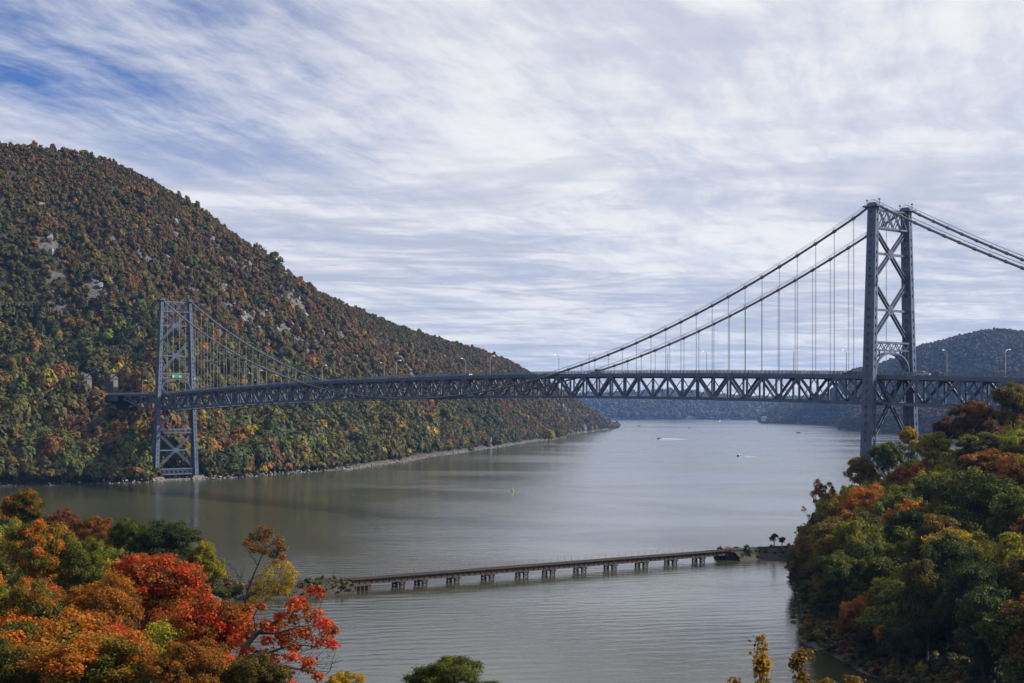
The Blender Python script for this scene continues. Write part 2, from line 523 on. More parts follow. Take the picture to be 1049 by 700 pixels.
def wood(name, pts, width, height, scheme, kits, seed, label=None, kind='stuff'):
    """Many crowns as ONE object of stuff: points, and on each a small crown of its own size, turn and hue."""
    r = np.random.default_rng(seed)
    n = len(pts)
    me = bpy.data.meshes.new(name)
    me.vertices.add(n)
    me.vertices.foreach_set('co', np.ascontiguousarray(pts, np.float32).ravel())
    col = (np.array([SLOPE[k] for k in scheme]) * .76 + np.array([.080, .060, .008]) * .24) * 1.04 * r.lognormal(0, .17, (n, 1)) * r.lognormal(0, .06, (n, 3))
    for an, kind_, key, data in (('leaf_colour', 'FLOAT_VECTOR', 'vector', col), ('size', 'FLOAT_VECTOR', 'vector', np.stack([width, width * r.uniform(.85, 1.15, n), height], -1)),
                                 ('turn', 'FLOAT_VECTOR', 'vector', np.stack([r.normal(0, .08, n), r.normal(0, .08, n), r.uniform(0, 6.28, n)], -1)), ('which', 'INT', 'value', r.integers(0, len(kits), n))):
        at_ = me.attributes.new(an, kind_, 'POINT')
        at_.data.foreach_set(key, np.ascontiguousarray(data, np.int32 if kind_ == 'INT' else np.float32).ravel())
    o = link(name, me)
    g = bpy.data.node_groups.new(name + '_crowns', 'GeometryNodeTree')
    g.interface.new_socket('Geometry', in_out='INPUT', socket_type='NodeSocketGeometry')
    g.interface.new_socket('Geometry', in_out='OUTPUT', socket_type='NodeSocketGeometry')
    N, L = g.nodes, g.links
    gi, go = N.new('NodeGroupInput'), N.new('NodeGroupOutput')
    g2i = N.new('GeometryNodeGeometryToInstance')
    for k in reversed(kits):                            # the join reads its links from the last to the first
        oi = N.new('GeometryNodeObjectInfo')
        oi.inputs['Object'].default_value = k
        L.new(oi.outputs['Geometry'], g2i.inputs[0])
    m2p = N.new('GeometryNodeMeshToPoints')
    L.new(gi.outputs[0], m2p.inputs[0])
    iop = N.new('GeometryNodeInstanceOnPoints')
    L.new(m2p.outputs[0], iop.inputs['Points'])
    L.new(g2i.outputs[0], iop.inputs['Instance'])
    iop.inputs['Pick Instance'].default_value = True
    for an, ty, sock in (('which', 'INT', 'Instance Index'), ('size', 'FLOAT_VECTOR', 'Scale'), ('turn', 'FLOAT_VECTOR', 'Rotation')):
        na = N.new('GeometryNodeInputNamedAttribute')
        na.data_type = ty
        na.inputs['Name'].default_value = an
        if sock == 'Rotation':
            e2r = N.new('FunctionNodeEulerToRotation')
            L.new(na.outputs[0], e2r.inputs[0])
            L.new(e2r.outputs[0], iop.inputs[sock])
        else:
            L.new(na.outputs[0], iop.inputs[sock])
    L.new(iop.outputs[0], go.inputs[0])
    md = o.modifiers.new('crowns', 'NODES')
    md.node_group = g
    return tag(o, label, kind=kind)


def kit_object(name, seed, n_clump, n_leaf, leaf):
    r = np.random.default_rng(seed + 999)
    VV, tt = [], []
    k = int(r.integers(1, 4))                           # one to three crowns grown into one another
    for q in range(k):
        V, t = crown_kit(seed + 37 * q, max(6, n_clump * 2 // (k + 1)), n_leaf, leaf * (1 if k == 1 else 1.15))
        f = 1.0 if q == 0 else r.uniform(.55, .85)
        off_ = np.zeros(3) if q == 0 else np.array([r.normal(0, .36), r.normal(0, .36), r.uniform(-.12, .08)])
        VV.append(V.reshape(-1, 3) * f * np.array([1, r.uniform(.85, 1.15), r.uniform(.85, 1.2)]) + off_)
        tt.append(np.clip(t + r.normal(0, .15), 0, 1))
    V, t = np.concatenate(VV), np.concatenate(tt)
    me = raw_mesh(name, V, np.arange(len(V)).reshape(-1, 4), [FOREST_MAT], {'tint': ('FLOAT', np.repeat(t, 4))})
    return bpy.data.objects.new(name, me)


KIT_FAR = [kit_object('far_crown', 40 + k, 12, 10, 0.19) for k in range(6)]
KIT_MID = [kit_object('slope_crown', 50 + k, 26, 26, 0.092) for k in range(12)]


def pick(r, n, table):
    names = list(table)
    p = np.array([table[k] for k in names], float)
    return np.array(names, dtype=object)[r.choice(len(names), n, p=p / p.sum())]


def far_hill(name, sil, y_front, depth, seed, step, mat, n_trees, mixt, w=(7, 11)):
    """A wooded hill: sil = crest (px, py) as the photograph shows it, at distance y_front + depth; its foot stands in the water at y_front(px)."""
    sil = np.array(sil, float)
    px = np.arange(sil[0, 0], sil[-1, 0] + step, step)
    top = np.interp(px, sil[:, 0], sil[:, 1])
    yf = np.interp(px, [p[0] for p in y_front], [p[1] for p in y_front])
    t = np.linspace(-0.04, 1.35, 26)
    yc = yf + depth
    zc = EYE + (HORIZON - top) / FPX * yc - 9 * np.clip((425 - top) / 15, 0, 1)
    T_, PX = np.meshgrid(t, px)
    YF, ZC = yf[:, None], zc[:, None]
    Y = YF + T_ * depth
    X = (PX - CX) / FPX * (YF + depth * T_)
    prof = np.where(T_ < 0, T_ * 1.2, np.where(T_ < 1, np.sin(np.clip(T_, 0, 1) * math.pi / 2) ** 1.15, 1 - (T_ - 1) * 0.9))
    Z = prof * ZC + (fbm(X / 260, Y / 260, seed) - 0.5) * np.clip(T_, 0, 1) * (1.05 - np.clip(T_, 0, 1)) * ZC * 0.9
    P = np.stack([X, Y, Z], -1)
    grid_mesh(name, P, mat)
    r = np.random.default_rng(seed)
    i = r.uniform(0, len(px) - 1.001, n_trees)
    j = r.uniform(0.8, 21.5, n_trees)
    i0, j0 = i.astype(int), j.astype(int)
    fi, fj = (i - i0)[:, None], (j - j0)[:, None]
    Q = P[i0, j0] * (1 - fi) * (1 - fj) + P[i0 + 1, j0] * fi * (1 - fj) + P[i0, j0 + 1] * (1 - fi) * fj + P[i0 + 1, j0 + 1] * fi * fj
    Q = Q[Q[:, 2] > 0.5]
    n = len(Q)
    ww = r.uniform(w[0], w[1], n) * (0.8 + 0.00004 * Q[:, 1])
    return Q, ww, ww * r.uniform(0.8, 1.2, n), pick(r, n, mixt)


FAR_MIX = {'olive': 5, 'green': 4, 'rust': 3, 'dark green': 4, 'maroon': 1, 'orange': 0.6}
Q = far_hill('far_hills', [(420, 414), (520, 411), (570, 409), (600, 407.5), (640, 406), (668, 404), (690, 402.5), (705, 405), (730, 408), (760, 410), (800, 411), (850, 410), (900, 412)],
             [(420, 6300), (700, 5900), (900, 5900)], 1500, 3, 6, MOUNTAIN, 5200, FAR_MIX, (20, 30))
wood('far_hills_wood', *Q, KIT_FAR, 11)
Q = far_hill('headland', [(779, 430.5), (786, 423), (800, 416), (822, 411), (846, 404), (862, 390), (872, 379), (884, 376), (905, 372), (925, 363), (944, 353), (960, 350), (985, 344), (1005, 341.5), (1030, 341), (1055, 342), (1100, 346), (1200, 352)],
             [(779, 4300), (830, 3900), (862, 3500), (870, 3300), (1200, 2500)], 700, 4, 5, MOUNTAIN, 9000, {'olive': 5, 'green': 4, 'rust': 5, 'dark green': 4, 'maroon': 2, 'orange': 1.5}, (8, 12))
wood('headland_wood', *Q, KIT_FAR, 12)
Q = far_hill('low_point', [(858, 436.5), (866, 432), (880, 428), (905, 424), (935, 421), (960, 420), (1100, 415)],
             [(858, 3000), (900, 2500), (1100, 1900)], 120, 5, 5, BANK, 1500, {'rust': 5, 'olive': 4, 'orange': 2, 'green': 2}, (7, 11))
wood('low_point_wood', *Q, KIT_FAR, 13)

# ------------------------------------------------------------------ the mountain on the left bank
SHORE = np.array([(560, -345), (690, -312), (767, -283), (777, -247), (808, -211), (842, -182), (880, -167), (965, -122), (1108, -93), (1300, -66), (1534, -24), (1869, 32),
                  (2040, 66), (2075, 84), (2100, 76), (2300, 88), (2719, 160), (2990, 212), (3400, 258), (3520, 270)], float)
CREST = [(-420, 100, 1000), (-60, 140, 1080), (0, 143, 1150), (60, 147, 1200), (110, 160, 1250), (150, 178, 1290), (200, 207, 1340), (250, 243, 1400), (300, 283, 1470), (350, 307, 1550), (400, 328, 1660),
         (440, 341, 1780), (470, 350, 1880), (490, 355, 1960), (520, 367, 2100), (540, 378, 2220), (560, 388, 2350), (580, 400, 2500), (600, 414, 2700), (615, 426, 2930), (627, 434.5, 3300), (631, 437, 3520)]
CR = np.array([((px - CX) / FPX * y, y, EYE + (HORIZON - py) / FPX * y - (5.5 if y < 2400 else 4.0)) for px, py, y in CREST])
CR = np.concatenate([[(-620, 560, 150), (-640, 800, 230)], CR])


def mountain_point(Y, t):
    """Y along the river, t from the shore (0) to the crest (1) and beyond."""
    Y, t = np.asarray(Y, float), np.asarray(t, float)
    xs = np.interp(Y, SHORE[:, 0], SHORE[:, 1]) + (fbm(Y / 22, Y * 0, 60, 3) - 0.5) * 9
    xr, zr = np.interp(Y, CR[:, 1], CR[:, 0]), np.maximum(np.interp(Y, CR[:, 1], CR[:, 2]), 1.0)
    X = xs + (xr - xs) * t
    p = np.interp(Y, [800, 950, 1200, 1700, 3500], [1.42, 1.38, 1.12, 0.95, 0.8])
    tc = np.clip(t, 0, 1)
    prof = tc ** p
    prof = prof + 0.05 * np.sin(tc * math.pi) * np.sin(tc * 9 + Y / 170)
    z = prof * zr + np.where(t > 1, -(t - 1) * 0.55 * zr, 0) + np.where(t < 0, t * 60, 0)
    env = np.clip(tc * 6, 0, 1) * np.clip((1.02 - t) * 5, 0, 1)
    z = z + env * ((fbm(X / 70, Y / 70, 21, 4) - 0.5) * 0.16 * zr + (fbm(X / 16, Y / 16, 31, 3) - 0.5) * 9)
    # a shelf for the road where the bridge lands
    sx, sy = X + 290, Y - 928
    d = np.hypot(sx * 0.75, sy)
    z = np.where(d < 75, z + (50.5 - z) * np.clip((75 - d) / 30, 0, 1), z)
    return X, Y, z


def rock_at(X, Y, t):
    a = 0.62 * fbm((X + Y * 0.35) / 26, Y / 9, 71, 4) + 0.38 * fbm(X / 8, Y / 8, 75, 2)
    b = fbm(X / 95, Y / 95, 81, 3)
    lo = np.clip(1 - np.abs(t - 0.55) / 0.45, 0, 1) * np.clip(1.2 - np.abs(Y - 1300) / 420, 0.2, 1)
    low_shore = np.clip((Y - 1400) / 500, 0, 1) * np.clip(1 - t / 0.35, 0, 1) * 0.6
    return a * 0.95 + b * 0.16 + lo * 0.17 + low_shore * 0.10


ys = np.concatenate([np.arange(560, 1700, 7.0), np.arange(1700, 2500, 11.0), np.arange(2500, 3521, 17.0)])
ts = np.concatenate([[-0.06, -0.02, 0.0, 0.01, 0.02], np.linspace(0.035, 1.12, 76), [1.25, 1.5]])
TT, YY = np.meshgrid(ts, ys)
MX, MY, MZ = mountain_point(YY, TT)
RQ = rock_at(MX, MY, TT)
RQ = RQ - np.clip((TT - .8) * 3, 0, 1)
THR = np.quantile(RQ[(TT > .03) & (TT < .85)], .915)
rk = np.clip((RQ - THR + .012) / 0.02, 0, 1)
rk = np.maximum(rk, np.clip((0.022 - TT) / 0.01, 0, 1) * 0.45)
jag = (vnoise(MX / 7, MY / 7, 91) - 0.5) * 7 * rk * np.clip(TT * 10, 0, 1)
mountain_o = grid_mesh('mountain', np.stack([MX, MY, MZ + jag], -1), MOUNTAIN, rk)

rf = np.random.default_rng(5)
N_F = 60000
fy = 560 + (3500 - 560) * rf.random(N_F * 3) ** 1.45
ft = rf.uniform(0.012, 1.10, N_F * 3)
wid = np.interp(fy, CR[:, 1], CR[:, 0]) - np.interp(fy, SHORE[:, 0], SHORE[:, 1])
keep = rf.random(N_F * 3) < np.abs(wid) / 460
fy, ft = fy[keep][:N_F], ft[keep][:N_F]
fx, fy, fz = mountain_point(fy, ft)
rka = rock_at(fx, fy, ft)
px_, py_ = to_px(fx, fy, fz)
ok = (rf.random(len(fx)) > np.clip((rka - THR) / 0.03, 0, 1) * 0.80) & (px_ > -60) & (np.hypot(fx + 285, (fy - 925)) > 34)
# the roadway and its approach stay clear
ax_ = np.array([-0.646, 0.763])
s_ = (fx - 122) * ax_[0] + (fy - 451) * ax_[1]
u_ = np.abs((fx - 122) * 0.763 + (fy - 451) * 0.646)
ok &= ~((u_ < 15) & (s_ > 470) & (s_ < 640) & (fz > 31))
ok &= ~((u_ < 19) & (s_ > 485) & (s_ < 510))
fx, fy, fz, ft = fx[ok], fy[ok], fz[ok], ft[ok]
n = len(fx)
fpx0, fpy0 = to_px(fx, fy, fz + 7)
clear = (fpx0 > 72) & (fpx0 < 128) & (fpy0 > 376) & (fpy0 < 404) & (fy < 938) & (fy > 850)          # the ground before the anchor houses is kept clear
fx, fy, fz, ft = fx[~clear], fy[~clear], fz[~clear], ft[~clear]
n = len(fx)
big = np.clip(1.25 - ft * 1.7, 0, 1) * np.clip((1700 - fy) / 600, 0, 1)          # the trees of the lower slope are bigger
fw = np.clip(rf.lognormal(1.56, .30, n), 2.6, 9.5) * (1 + 0.85 * big) * (1 - .38 * np.clip((ft - .68) / .25, 0, 1))
fh = fw * rf.uniform(0.75, 1.5, n)
warm = fbm(fx / 150, fy / 150, 44, 3) + 0.22 * (ft - 0.55) + 0.06 * np.clip((fy - 1000) / 800, 0, 1) - 0.16 * big
sc_cool = pick(rf, n, {'green': 5, 'dark green': 6, 'olive': 3.0, 'yellow': 0.25, 'rust': 0.7, 'orange': 0.25, 'bright green': 0.4})
sc_mid = pick(rf, n, {'green': 3.0, 'dark green': 3, 'olive': 4.5, 'yellow': 0.3, 'rust': 3.0, 'orange': 0.7, 'maroon': 0.8})
sc_warm = pick(rf, n, {'green': 1.4, 'dark green': 1.7, 'olive': 3.6, 'yellow': 0.15, 'rust': 4.5, 'orange': 0.8, 'maroon': 2.4, 'red': 0.12})
fs = np.where(warm < 0.42, sc_cool, np.where(warm < 0.54, sc_mid, sc_warm))
fpx, fpy = to_px(fx, fy, fz + fh * 0.6)
FP = np.stack([fx, fy, fz - 0.4], -1)
# the crowns that show largest become trees of their own (further down), the rest is one wood
size = fw / fy * FPX
shown = (fpx > 6) & (fpx < 600) & (fpy < 500) & (fpy > 375)
front = np.where(shown, size + 7 * (ft < 0.16) - 30 * ft * (ft > 0.42), -99)
ORDER = np.argsort(-front)
OWN = ORDER[:185]
rest = np.ones(n, bool)
rest[OWN] = False
near_ = rest & (fy < 1500)
far_ = rest & (fy >= 1500)
sel = np.where(near_)[0]
sel2 = np.where(far_)[0]
sy_, st_ = 760 + 1500 * rf.random(52000) ** 1.2, rf.uniform(.02, 1.02, 52000)
qx, qy, qz = mountain_point(sy_, st_)
k_ = (rf.random(52000) > np.clip((rock_at(qx, qy, st_) - THR) / .03, 0, 1) * .7) & (np.hypot(qx + 285, qy - 925) > 30)
k_ &= ~((np.abs((qx - 122) * 0.763 + (qy - 451) * 0.646) < 14) & (qz > 36) & (qy > 800) & (qy < 950))
qw = np.clip(rf.lognormal(.95, .3, 52000), 1.4, 4.5)
wood('mountain_brush', np.stack([qx, qy, qz - .3], -1)[k_], qw[k_], (qw * rf.uniform(.7, 1.3, 52000))[k_], pick(rf, int(k_.sum()), {'olive': 5, 'green': 3, 'dark green': 3, 'rust': 3, 'maroon': 1}), KIT_FAR, 23)
wood('mountain_wood', FP[sel], fw[sel], fh[sel], fs[sel], KIT_MID, 21)
wood('mountain_wood', FP[sel2], fw[sel2], fh[sel2], fs[sel2], KIT_MID, 22)


def rock_kit(name, seed):
    r = np.random.default_rng(seed)
    import bmesh
    bm = bmesh.new()
    bmesh.ops.create_icosphere(bm, subdivisions=2, radius=.5)
    pl_ = [(Vector(r.normal(size=3)).normalized(), r.uniform(.22, .42)) for _ in range(11)]
    for v in bm.verts:
        for nrm, dd in pl_:
            e = v.co.dot(nrm) - dd
            if e > 0:
                v.co -= nrm * e
        v.co *= 1 + r.normal(0, .03)
        v.co.z += .25
    me = bpy.data.meshes.new(name)
    bm.to_mesh(me)
    bm.free()
    me.materials.append(ROCK)
    return bpy.data.objects.new(name, me)


KIT_ROCK = [rock_kit('boulder', 300 + k) for k in range(7)]
rr_ = np.random.default_rng(9)
yy_ = rr_.uniform(745, 1985, 2600)
oo_ = rr_.normal(0.5, 1.8, 2600)
xx_ = np.interp(yy_, SHORE[:, 0], SHORE[:, 1]) + (fbm(yy_ / 22, yy_ * 0, 60, 3) - 0.5) * 9 + np.where(yy_ > 960, 2.6, 0) + oo_
wz = np.clip(rr_.lognormal(.1, .45, 2600), .4, 2.4)
wood('shore_boulders', np.stack([xx_, yy_, np.clip(.5 - oo_ * .45, -.3, 2.2) - .25], -1), wz, wz * rr_.uniform(.5, .9, 2600), ['stone'] * 2600, KIT_ROCK, 31)
# ledges: broken blocks where the rock comes through
ly, lt = 700 + 1900 * rr_.random(90000), rr_.uniform(.05, 1.0, 90000)
lx, ly, lz = mountain_point(ly, lt)
lt = np.where(lt > .86, 9.0, lt)
k_ = (lt < 1) & (rr_.random(90000) < np.clip((rock_at(lx, ly, lt) - THR) / .05, 0, .5))
lx, ly, lz = lx[k_], ly[k_], lz[k_]
wz = np.clip(rr_.lognormal(.95, .5, len(lx)), 1, 7)
wood('rock_ledges', np.stack([lx, ly, lz - wz * .12], -1), wz, wz * rr_.uniform(.6, 1.3, len(lx)), ['stone'] * len(lx), KIT_ROCK, 32)


# stone-faced railway embankment along the far shore
def shore_bank():
    yy = np.arange(955, 1990, 3.0)
    xs = np.interp(yy, SHORE[:, 0], SHORE[:, 1]) + (fbm(yy / 22, yy * 0, 60, 3) - 0.5) * 9
    off = np.array([-7.0, -5.5, -3.2, -1.6, 0.2, 1.6, 2.8, 4.0])
    hz = np.array([2.0, 2.6, 2.7, 2.5, 1.8, 0.9, 0.1, -1.2])
    P = np.zeros((len(yy), len(off), 3))
    P[..., 0] = xs[:, None] + off + (RNG.random((len(yy), len(off))) - 0.5) * 1.6
    P[..., 1] = yy[:, None]
    P[..., 2] = np.where(hz > 0, hz * np.clip((yy[:, None] - 945) / 120, .15, 1), hz) + (RNG.random((len(yy), len(off))) - 0.5) * np.array([.3, .1, .1, .3, 1.2, 1.2, .9, 0.3])
    m = plain('ballast_and_riprap', (0.050, 0.043, 0.037), 0.95, vary=0.6, scale=0.35, bump=0.3)
    grid_mesh('railway_embankment', P, m)


shore_bank()

# ------------------------------------------------------------------ the near banks
POLY_L = np.array([(70, -80), (66, 40), (34, 92), (4, 112), (-20, 135), (-40, 180), (-55, 235), (-61, 275), (-66, 300), (-60, 316), (-72, 330), (-88, 345), (-130, 362), (-330, 380), (-330, -80)], float)
POLY_R = np.array([(57, 212), (52, 254), (60, 290), (66, 330), (77, 390), (90, 428), (106, 446), (116, 470), (137, 488), (180, 522), (420, 640), (560, 640), (560, 80), (210, 110), (120, 150), (76, 184)], float)


def inside_depth(P, X, Y):
    """Distance to the outline P, positive inside."""
    X, Y = np.asarray(X, float), np.asarray(Y, float)
    d = np.full(X.shape, 1e9)
    ins = np.zeros(X.shape, bool)
    for (x0, y0), (x1, y1) in zip(P, np.roll(P, -1, 0)):
        dx, dy = x1 - x0, y1 - y0
        t = np.clip(((X - x0) * dx + (Y - y0) * dy) / (dx * dx + dy * dy), 0, 1)
        d = np.minimum(d, np.hypot(X - x0 - t * dx, Y - y0 - t * dy))
        with np.errstate(divide='ignore', invalid='ignore'):
            ins ^= ((y0 > Y) != (y1 > Y)) & (X < dx * (Y - y0) / (dy if dy else 1e-9) + x0)
    return np.where(ins, d, -d)


def left_z(X, Y):
    d = inside_depth(POLY_L, X, Y)
    pl = np.interp(np.hypot(X, Y), [0, 10, 30, 60, 100, 160, 220, 330, 600], [39.9, 39.6, 33, 23.5, 16, 10, 6.5, 3.4, 3])
    z = np.minimum(pl, d * 0.9)
    z = z + (fbm(np.asarray(X) / 9, np.asarray(Y) / 9, 3, 3) - 0.5) * np.clip(d * 0.2, 0, 1.6)
    return np.where(d > 0, z + 0.15, np.maximum(d * 0.4, -4))


def right_z(X, Y):
    d = inside_depth(POLY_R, X, Y)
    z = np.interp(d, [0, 14, 26, 45, 100, 130], [0, 2.2, 6.5, 15, 43, 48]) + (fbm(np.asarray(X) / 9, np.asarray(Y) / 9, 5, 3) - 0.5) * np.clip(d * 0.3, 0, 3.0)
    return np.where(d > 0, z + 0.2, np.maximum(d * 0.5, -4))


def bank(name, f, x0, x1, y0, y1, st, poly):
    X, Y = np.meshgrid(np.arange(x0, x1, st), np.arange(y0, y1, st))
    d = inside_depth(poly, X, Y)
    Z = f(X, Y)
    rock = np.clip((3.0 - np.abs(d)) / 2.0, 0, 1) * (fbm(X / 6, Y / 6, 9) * 1.4)
    grid_mesh(name, np.stack([X, Y, Z], -1), BANK, rock)


bank('near_bank', left_z, -320, 80, -70, 395, 3.0, POLY_L)
bank('right_bank', right_z, 40, 420, 95, 660, 3.2, POLY_R)


# the causeway that carries the single track out to the trestle
TR0, TR1 = Vector((-38.0, 324.0, 0)), Vector((59.6, 391.0, 0))
TD = (TR1 - TR0).normalized()
TL = (TR1 - TR0).length


def causeway():
    def strip(name, path, seed, wid=3.0):
        pts = []
        for (a, b) in zip(path[:-1], path[1:]):
            k = max(2, int((Vector(b) - Vector(a)).length / 1.5))
            pts += [Vector(a).lerp(Vector(b), i / k) for i in range(k)]
        pts.append(Vector(path[-1]))
        off = np.array([-7.5, -5.6, -4.4, -3.0, -1.5, 0, 1.5, 3.0, 4.4, 5.6, 7.5]) * wid / 3
        hz = np.array([-1.5, 0.3, 1.2, 2.2, 2.3, 2.35, 2.3, 2.2, 1.1, 0.25, -1.5])
        P = np.zeros((len(pts), len(off), 3))
        r = np.random.default_rng(seed)
        for i, p in enumerate(pts):
            d = (pts[min(i + 1, len(pts) - 1)] - pts[max(0, i - 1)]).normalized()
            sd = Vector((d.y, -d.x, 0))
            for j, o in enumerate(off):
                q = p + sd * (o + r.uniform(-.35, .35))
                P[i, j] = (q.x, q.y, hz[j] + r.uniform(-.25, .25) * (abs(o) > 3.2))
        rock = np.zeros(P.shape[:2])
        rock[:, [0, 1, 2, 8, 9, 10]] = 0.6
        grid_mesh(name, P, ground_mat(name + '_ground', (0.020, 0.022, 0.010), (0.042, 0.038, 0.015), (0.042, 0.038, 0.034), 0.25, 0.5), rock)
    strip('causeway', [(-104, 302, 0), (-67, 311.6, 0), (-50, 317, 0), tuple(TR0 + TD * -0.5)], 3)
    strip('causeway', [tuple(TR1 + TD * 0.5), tuple(TR1 + TD * 12), (92, 408, 0), (112, 412, 0)], 4)


causeway()

# ------------------------------------------------------------------ the suspension bridge
NEAR = Vector((122.0, 451.0, 0.0))
FAR = Vector((-200.0, 830.0, 0.0))
SPAN = (FAR - NEAR).length
AX = (FAR - NEAR).normalized()
RZ = math.atan2(AX.y, AX.x)                      # local x runs along the bridge, local +y is the upstream (camera) side
WD = 18.0                                         # between the cables
PANELS = 66
PL = SPAN / PANELS
HANGERS = 21


def rail_z(s):
    return 54.1 + 0.0324 * s - 7.25e-5 * s * s if s < SPAN else 52.5


def road_z(s):
    return rail_z(s) - 1.25


def cable_z(s):
    return 47.0 + 60.2 * ((s - SPAN / 2) / (SPAN / 2)) ** 2


bridge = thing('suspension_bridge', 'long blue grey steel suspension bridge with two tall towers across the wide river', 'bridge', NEAR, RZ)


def on_bridge(s, u, z):
    """World place of a point of the bridge: s along, u across (+ = upstream), z height."""
    return NEAR + AX * s + Vector((-AX.y, AX.x, 0)) * u + Vector((0, 0, z))


TOWER_H = 106.4


def half_gap(z):
    return 13.0 + (WD / 2 - 13.0) * (z / TOWER_H) if z < TOWER_H else WD / 2


def leg_w(z):
    k = z / TOWER_H
    return 4.7 + (3.2 - 4.7) * k, 2.4 + (1.7 - 2.4) * k       # along the bridge, across it


def tower_leg(parent, s0, side, z0):
    m = MB()
    zs = list(np.arange(z0, TOWER_H, 2.6)) + [TOWER_H]
    core = []
    # dark core, with a plate along every edge and battens between: the rows of openings stay open
    def ring(z, inset):
        a, b = leg_w(z)
        inset *= .8
        y = side * half_gap(z)
        a, b = a / 2 - inset, b / 2 - inset
        return [(s0 - a, y - b, z), (s0 + a, y - b, z), (s0 + a, y + b, z), (s0 - a, y + b, z)]
    m.hexa(ring(z0, 0.45), ring(TOWER_H, 0.45))
    for ex in (-1, 1):
        for ey in (-1, 1):
            def cor(z):
                a, b = leg_w(z)
                y = side * half_gap(z)
                wa, wb = a * 0.34, b * 0.34
                xo, yo = s0 + ex * a / 2, y + ey * b / 2
                xi, yi = xo - ex * wa, yo - ey * wb
                xa, xb = min(xo, xi), max(xo, xi)
                ya, yb = min(yo, yi), max(yo, yi)
                return [(xa, ya, z), (xb, ya, z), (xb, yb, z), (xa, yb, z)]
            m.hexa(cor(z0), cor(TOWER_H))
    for i, z in enumerate(zs[:-1]):
        h = 1.55 if i % 9 else 2.6
        z1 = min(z + h, TOWER_H)
        def plate(za, zb, face):
            lo, hi = [], []
            for zz, out in ((za, lo), (zb, hi)):
                a, b = leg_w(zz)
                y = side * half_gap(zz)
                if face in (0, 1):
                    e = -1 if face == 0 else 1
                    x0, x1 = sorted((s0 + e * (a / 2 - 0.05), s0 + e * (a / 2 - 0.42)))
                    y0, y1 = y - b * 0.161, y + b * 0.161
                else:
                    e = -1 if face == 2 else 1
                    x0, x1 = s0 - a * 0.161, s0 + a * 0.161
                    y0, y1 = sorted((y + e * (b / 2 - 0.05), y + e * (b / 2 - 0.42)))
                out += [(x0, y0, zz), (x1, y0, zz), (x1, y1, zz), (x0, y1, zz)]
            m.hexa(lo, hi)
        for f in range(4):
            plate(z, z1, f)
    leg = m.build('leg', STEEL, parent)
    y = side * half_gap(TOWER_H)
    c = MB()
    c.box((s0 - 2.7, y - 1.9, TOWER_H), (s0 + 2.7, y + 1.9, TOWER_H + 0.5))
    c.hexa([(s0 - 2.2, y - 0.9, TOWER_H + .5), (s0 + 2.2, y - 0.9, TOWER_H + .5), (s0 + 2.2, y + 0.9, TOWER_H + .5), (s0 - 2.2, y + 0.9, TOWER_H + .5)],
           [(s0 - 1.2, y - 0.7, TOWER_H + 1.5), (s0 + 1.2, y - 0.7, TOWER_H + 1.5), (s0 + 1.2, y + 0.7, TOWER_H + 1.5), (s0 - 1.2, y + 0.7, TOWER_H + 1.5)])
    for dx in (-2.3, 2.3):
        c.tube([(s0 + dx, y, TOWER_H + .5), (s0 + dx, y, TOWER_H + 2.1)], 0.10, 5)
        c.box((s0 + dx - .25, y - .25, TOWER_H + 2.1), (s0 + dx + .25, y + .25, TOWER_H + 2.6))
    c.build('saddle', STEEL, parent)
    return leg


def lattice_bar(m, p, q, depth, n, w=0.34, ref=(0, 0, 1)):
    """An open laced member between p and q: two flanges and zig-zag lacing."""
    p, q = Vector(p), Vector(q)
    d = (q - p).normalized()
    sd = d.cross(Vector((1, 0, 0))).normalized()
    for e in (-1, 1):
        m.bar(p + sd * e * depth / 2, q + sd * e * depth / 2, 0.9, w, (1, 0, 0) if False else sd)
    for i in range(n):
        a, b = p.lerp(q, i / n), p.lerp(q, (i + 1) / n)
        e = 1 if i % 2 else -1
        m.bar(a + sd * e * depth / 2, b - sd * e * depth / 2, 0.16, 0.16, sd)


def strut(m, s0, z0, z1, cells):
    """Horizontal laced strut between the legs: chords and crosses."""
    y = half_gap((z0 + z1) / 2) - 1.2
    for xo in (-1.0, 1.0):
        for z in (z0, z1):
            m.bar((s0 + xo, -y, z), (s0 + xo, y, z), 0.5, 0.55)
        for i in range(cells):
            a, b = -y + 2 * y * i / cells, -y + 2 * y * (i + 1) / cells
            m.bar((s0 + xo - .06, a, z0), (s0 + xo - .06, b, z1), 0.26, 0.3, (1, 0, 0))
            m.bar((s0 + xo + .06, a, z1), (s0 + xo + .06, b, z0), 0.26, 0.3, (1, 0, 0))


def cross(m, s0, z0, z1, mid=True):
    yb, yt = half_gap(z0) - 1.0, half_gap(z1) - 1.0
    lattice_bar(m, (s0 - .03, -yb, z0), (s0 - .03, yt, z1), 1.0, 26)
    lattice_bar(m, (s0 + .03, yb, z0), (s0 + .03, -yt, z1), 1.0, 26)
    if mid:
        zc = z0 + (z1 - z0) * yb / (yb + yt)
        y = half_gap(zc) - 1.0
        m.bar((s0 + .08, -y, zc), (s0 + .08, y, zc), 0.8, 0.7)
        m.box((s0 - .4, -1.3, zc - 1.3), (s0 + .4, 1.3, zc + 1.3))


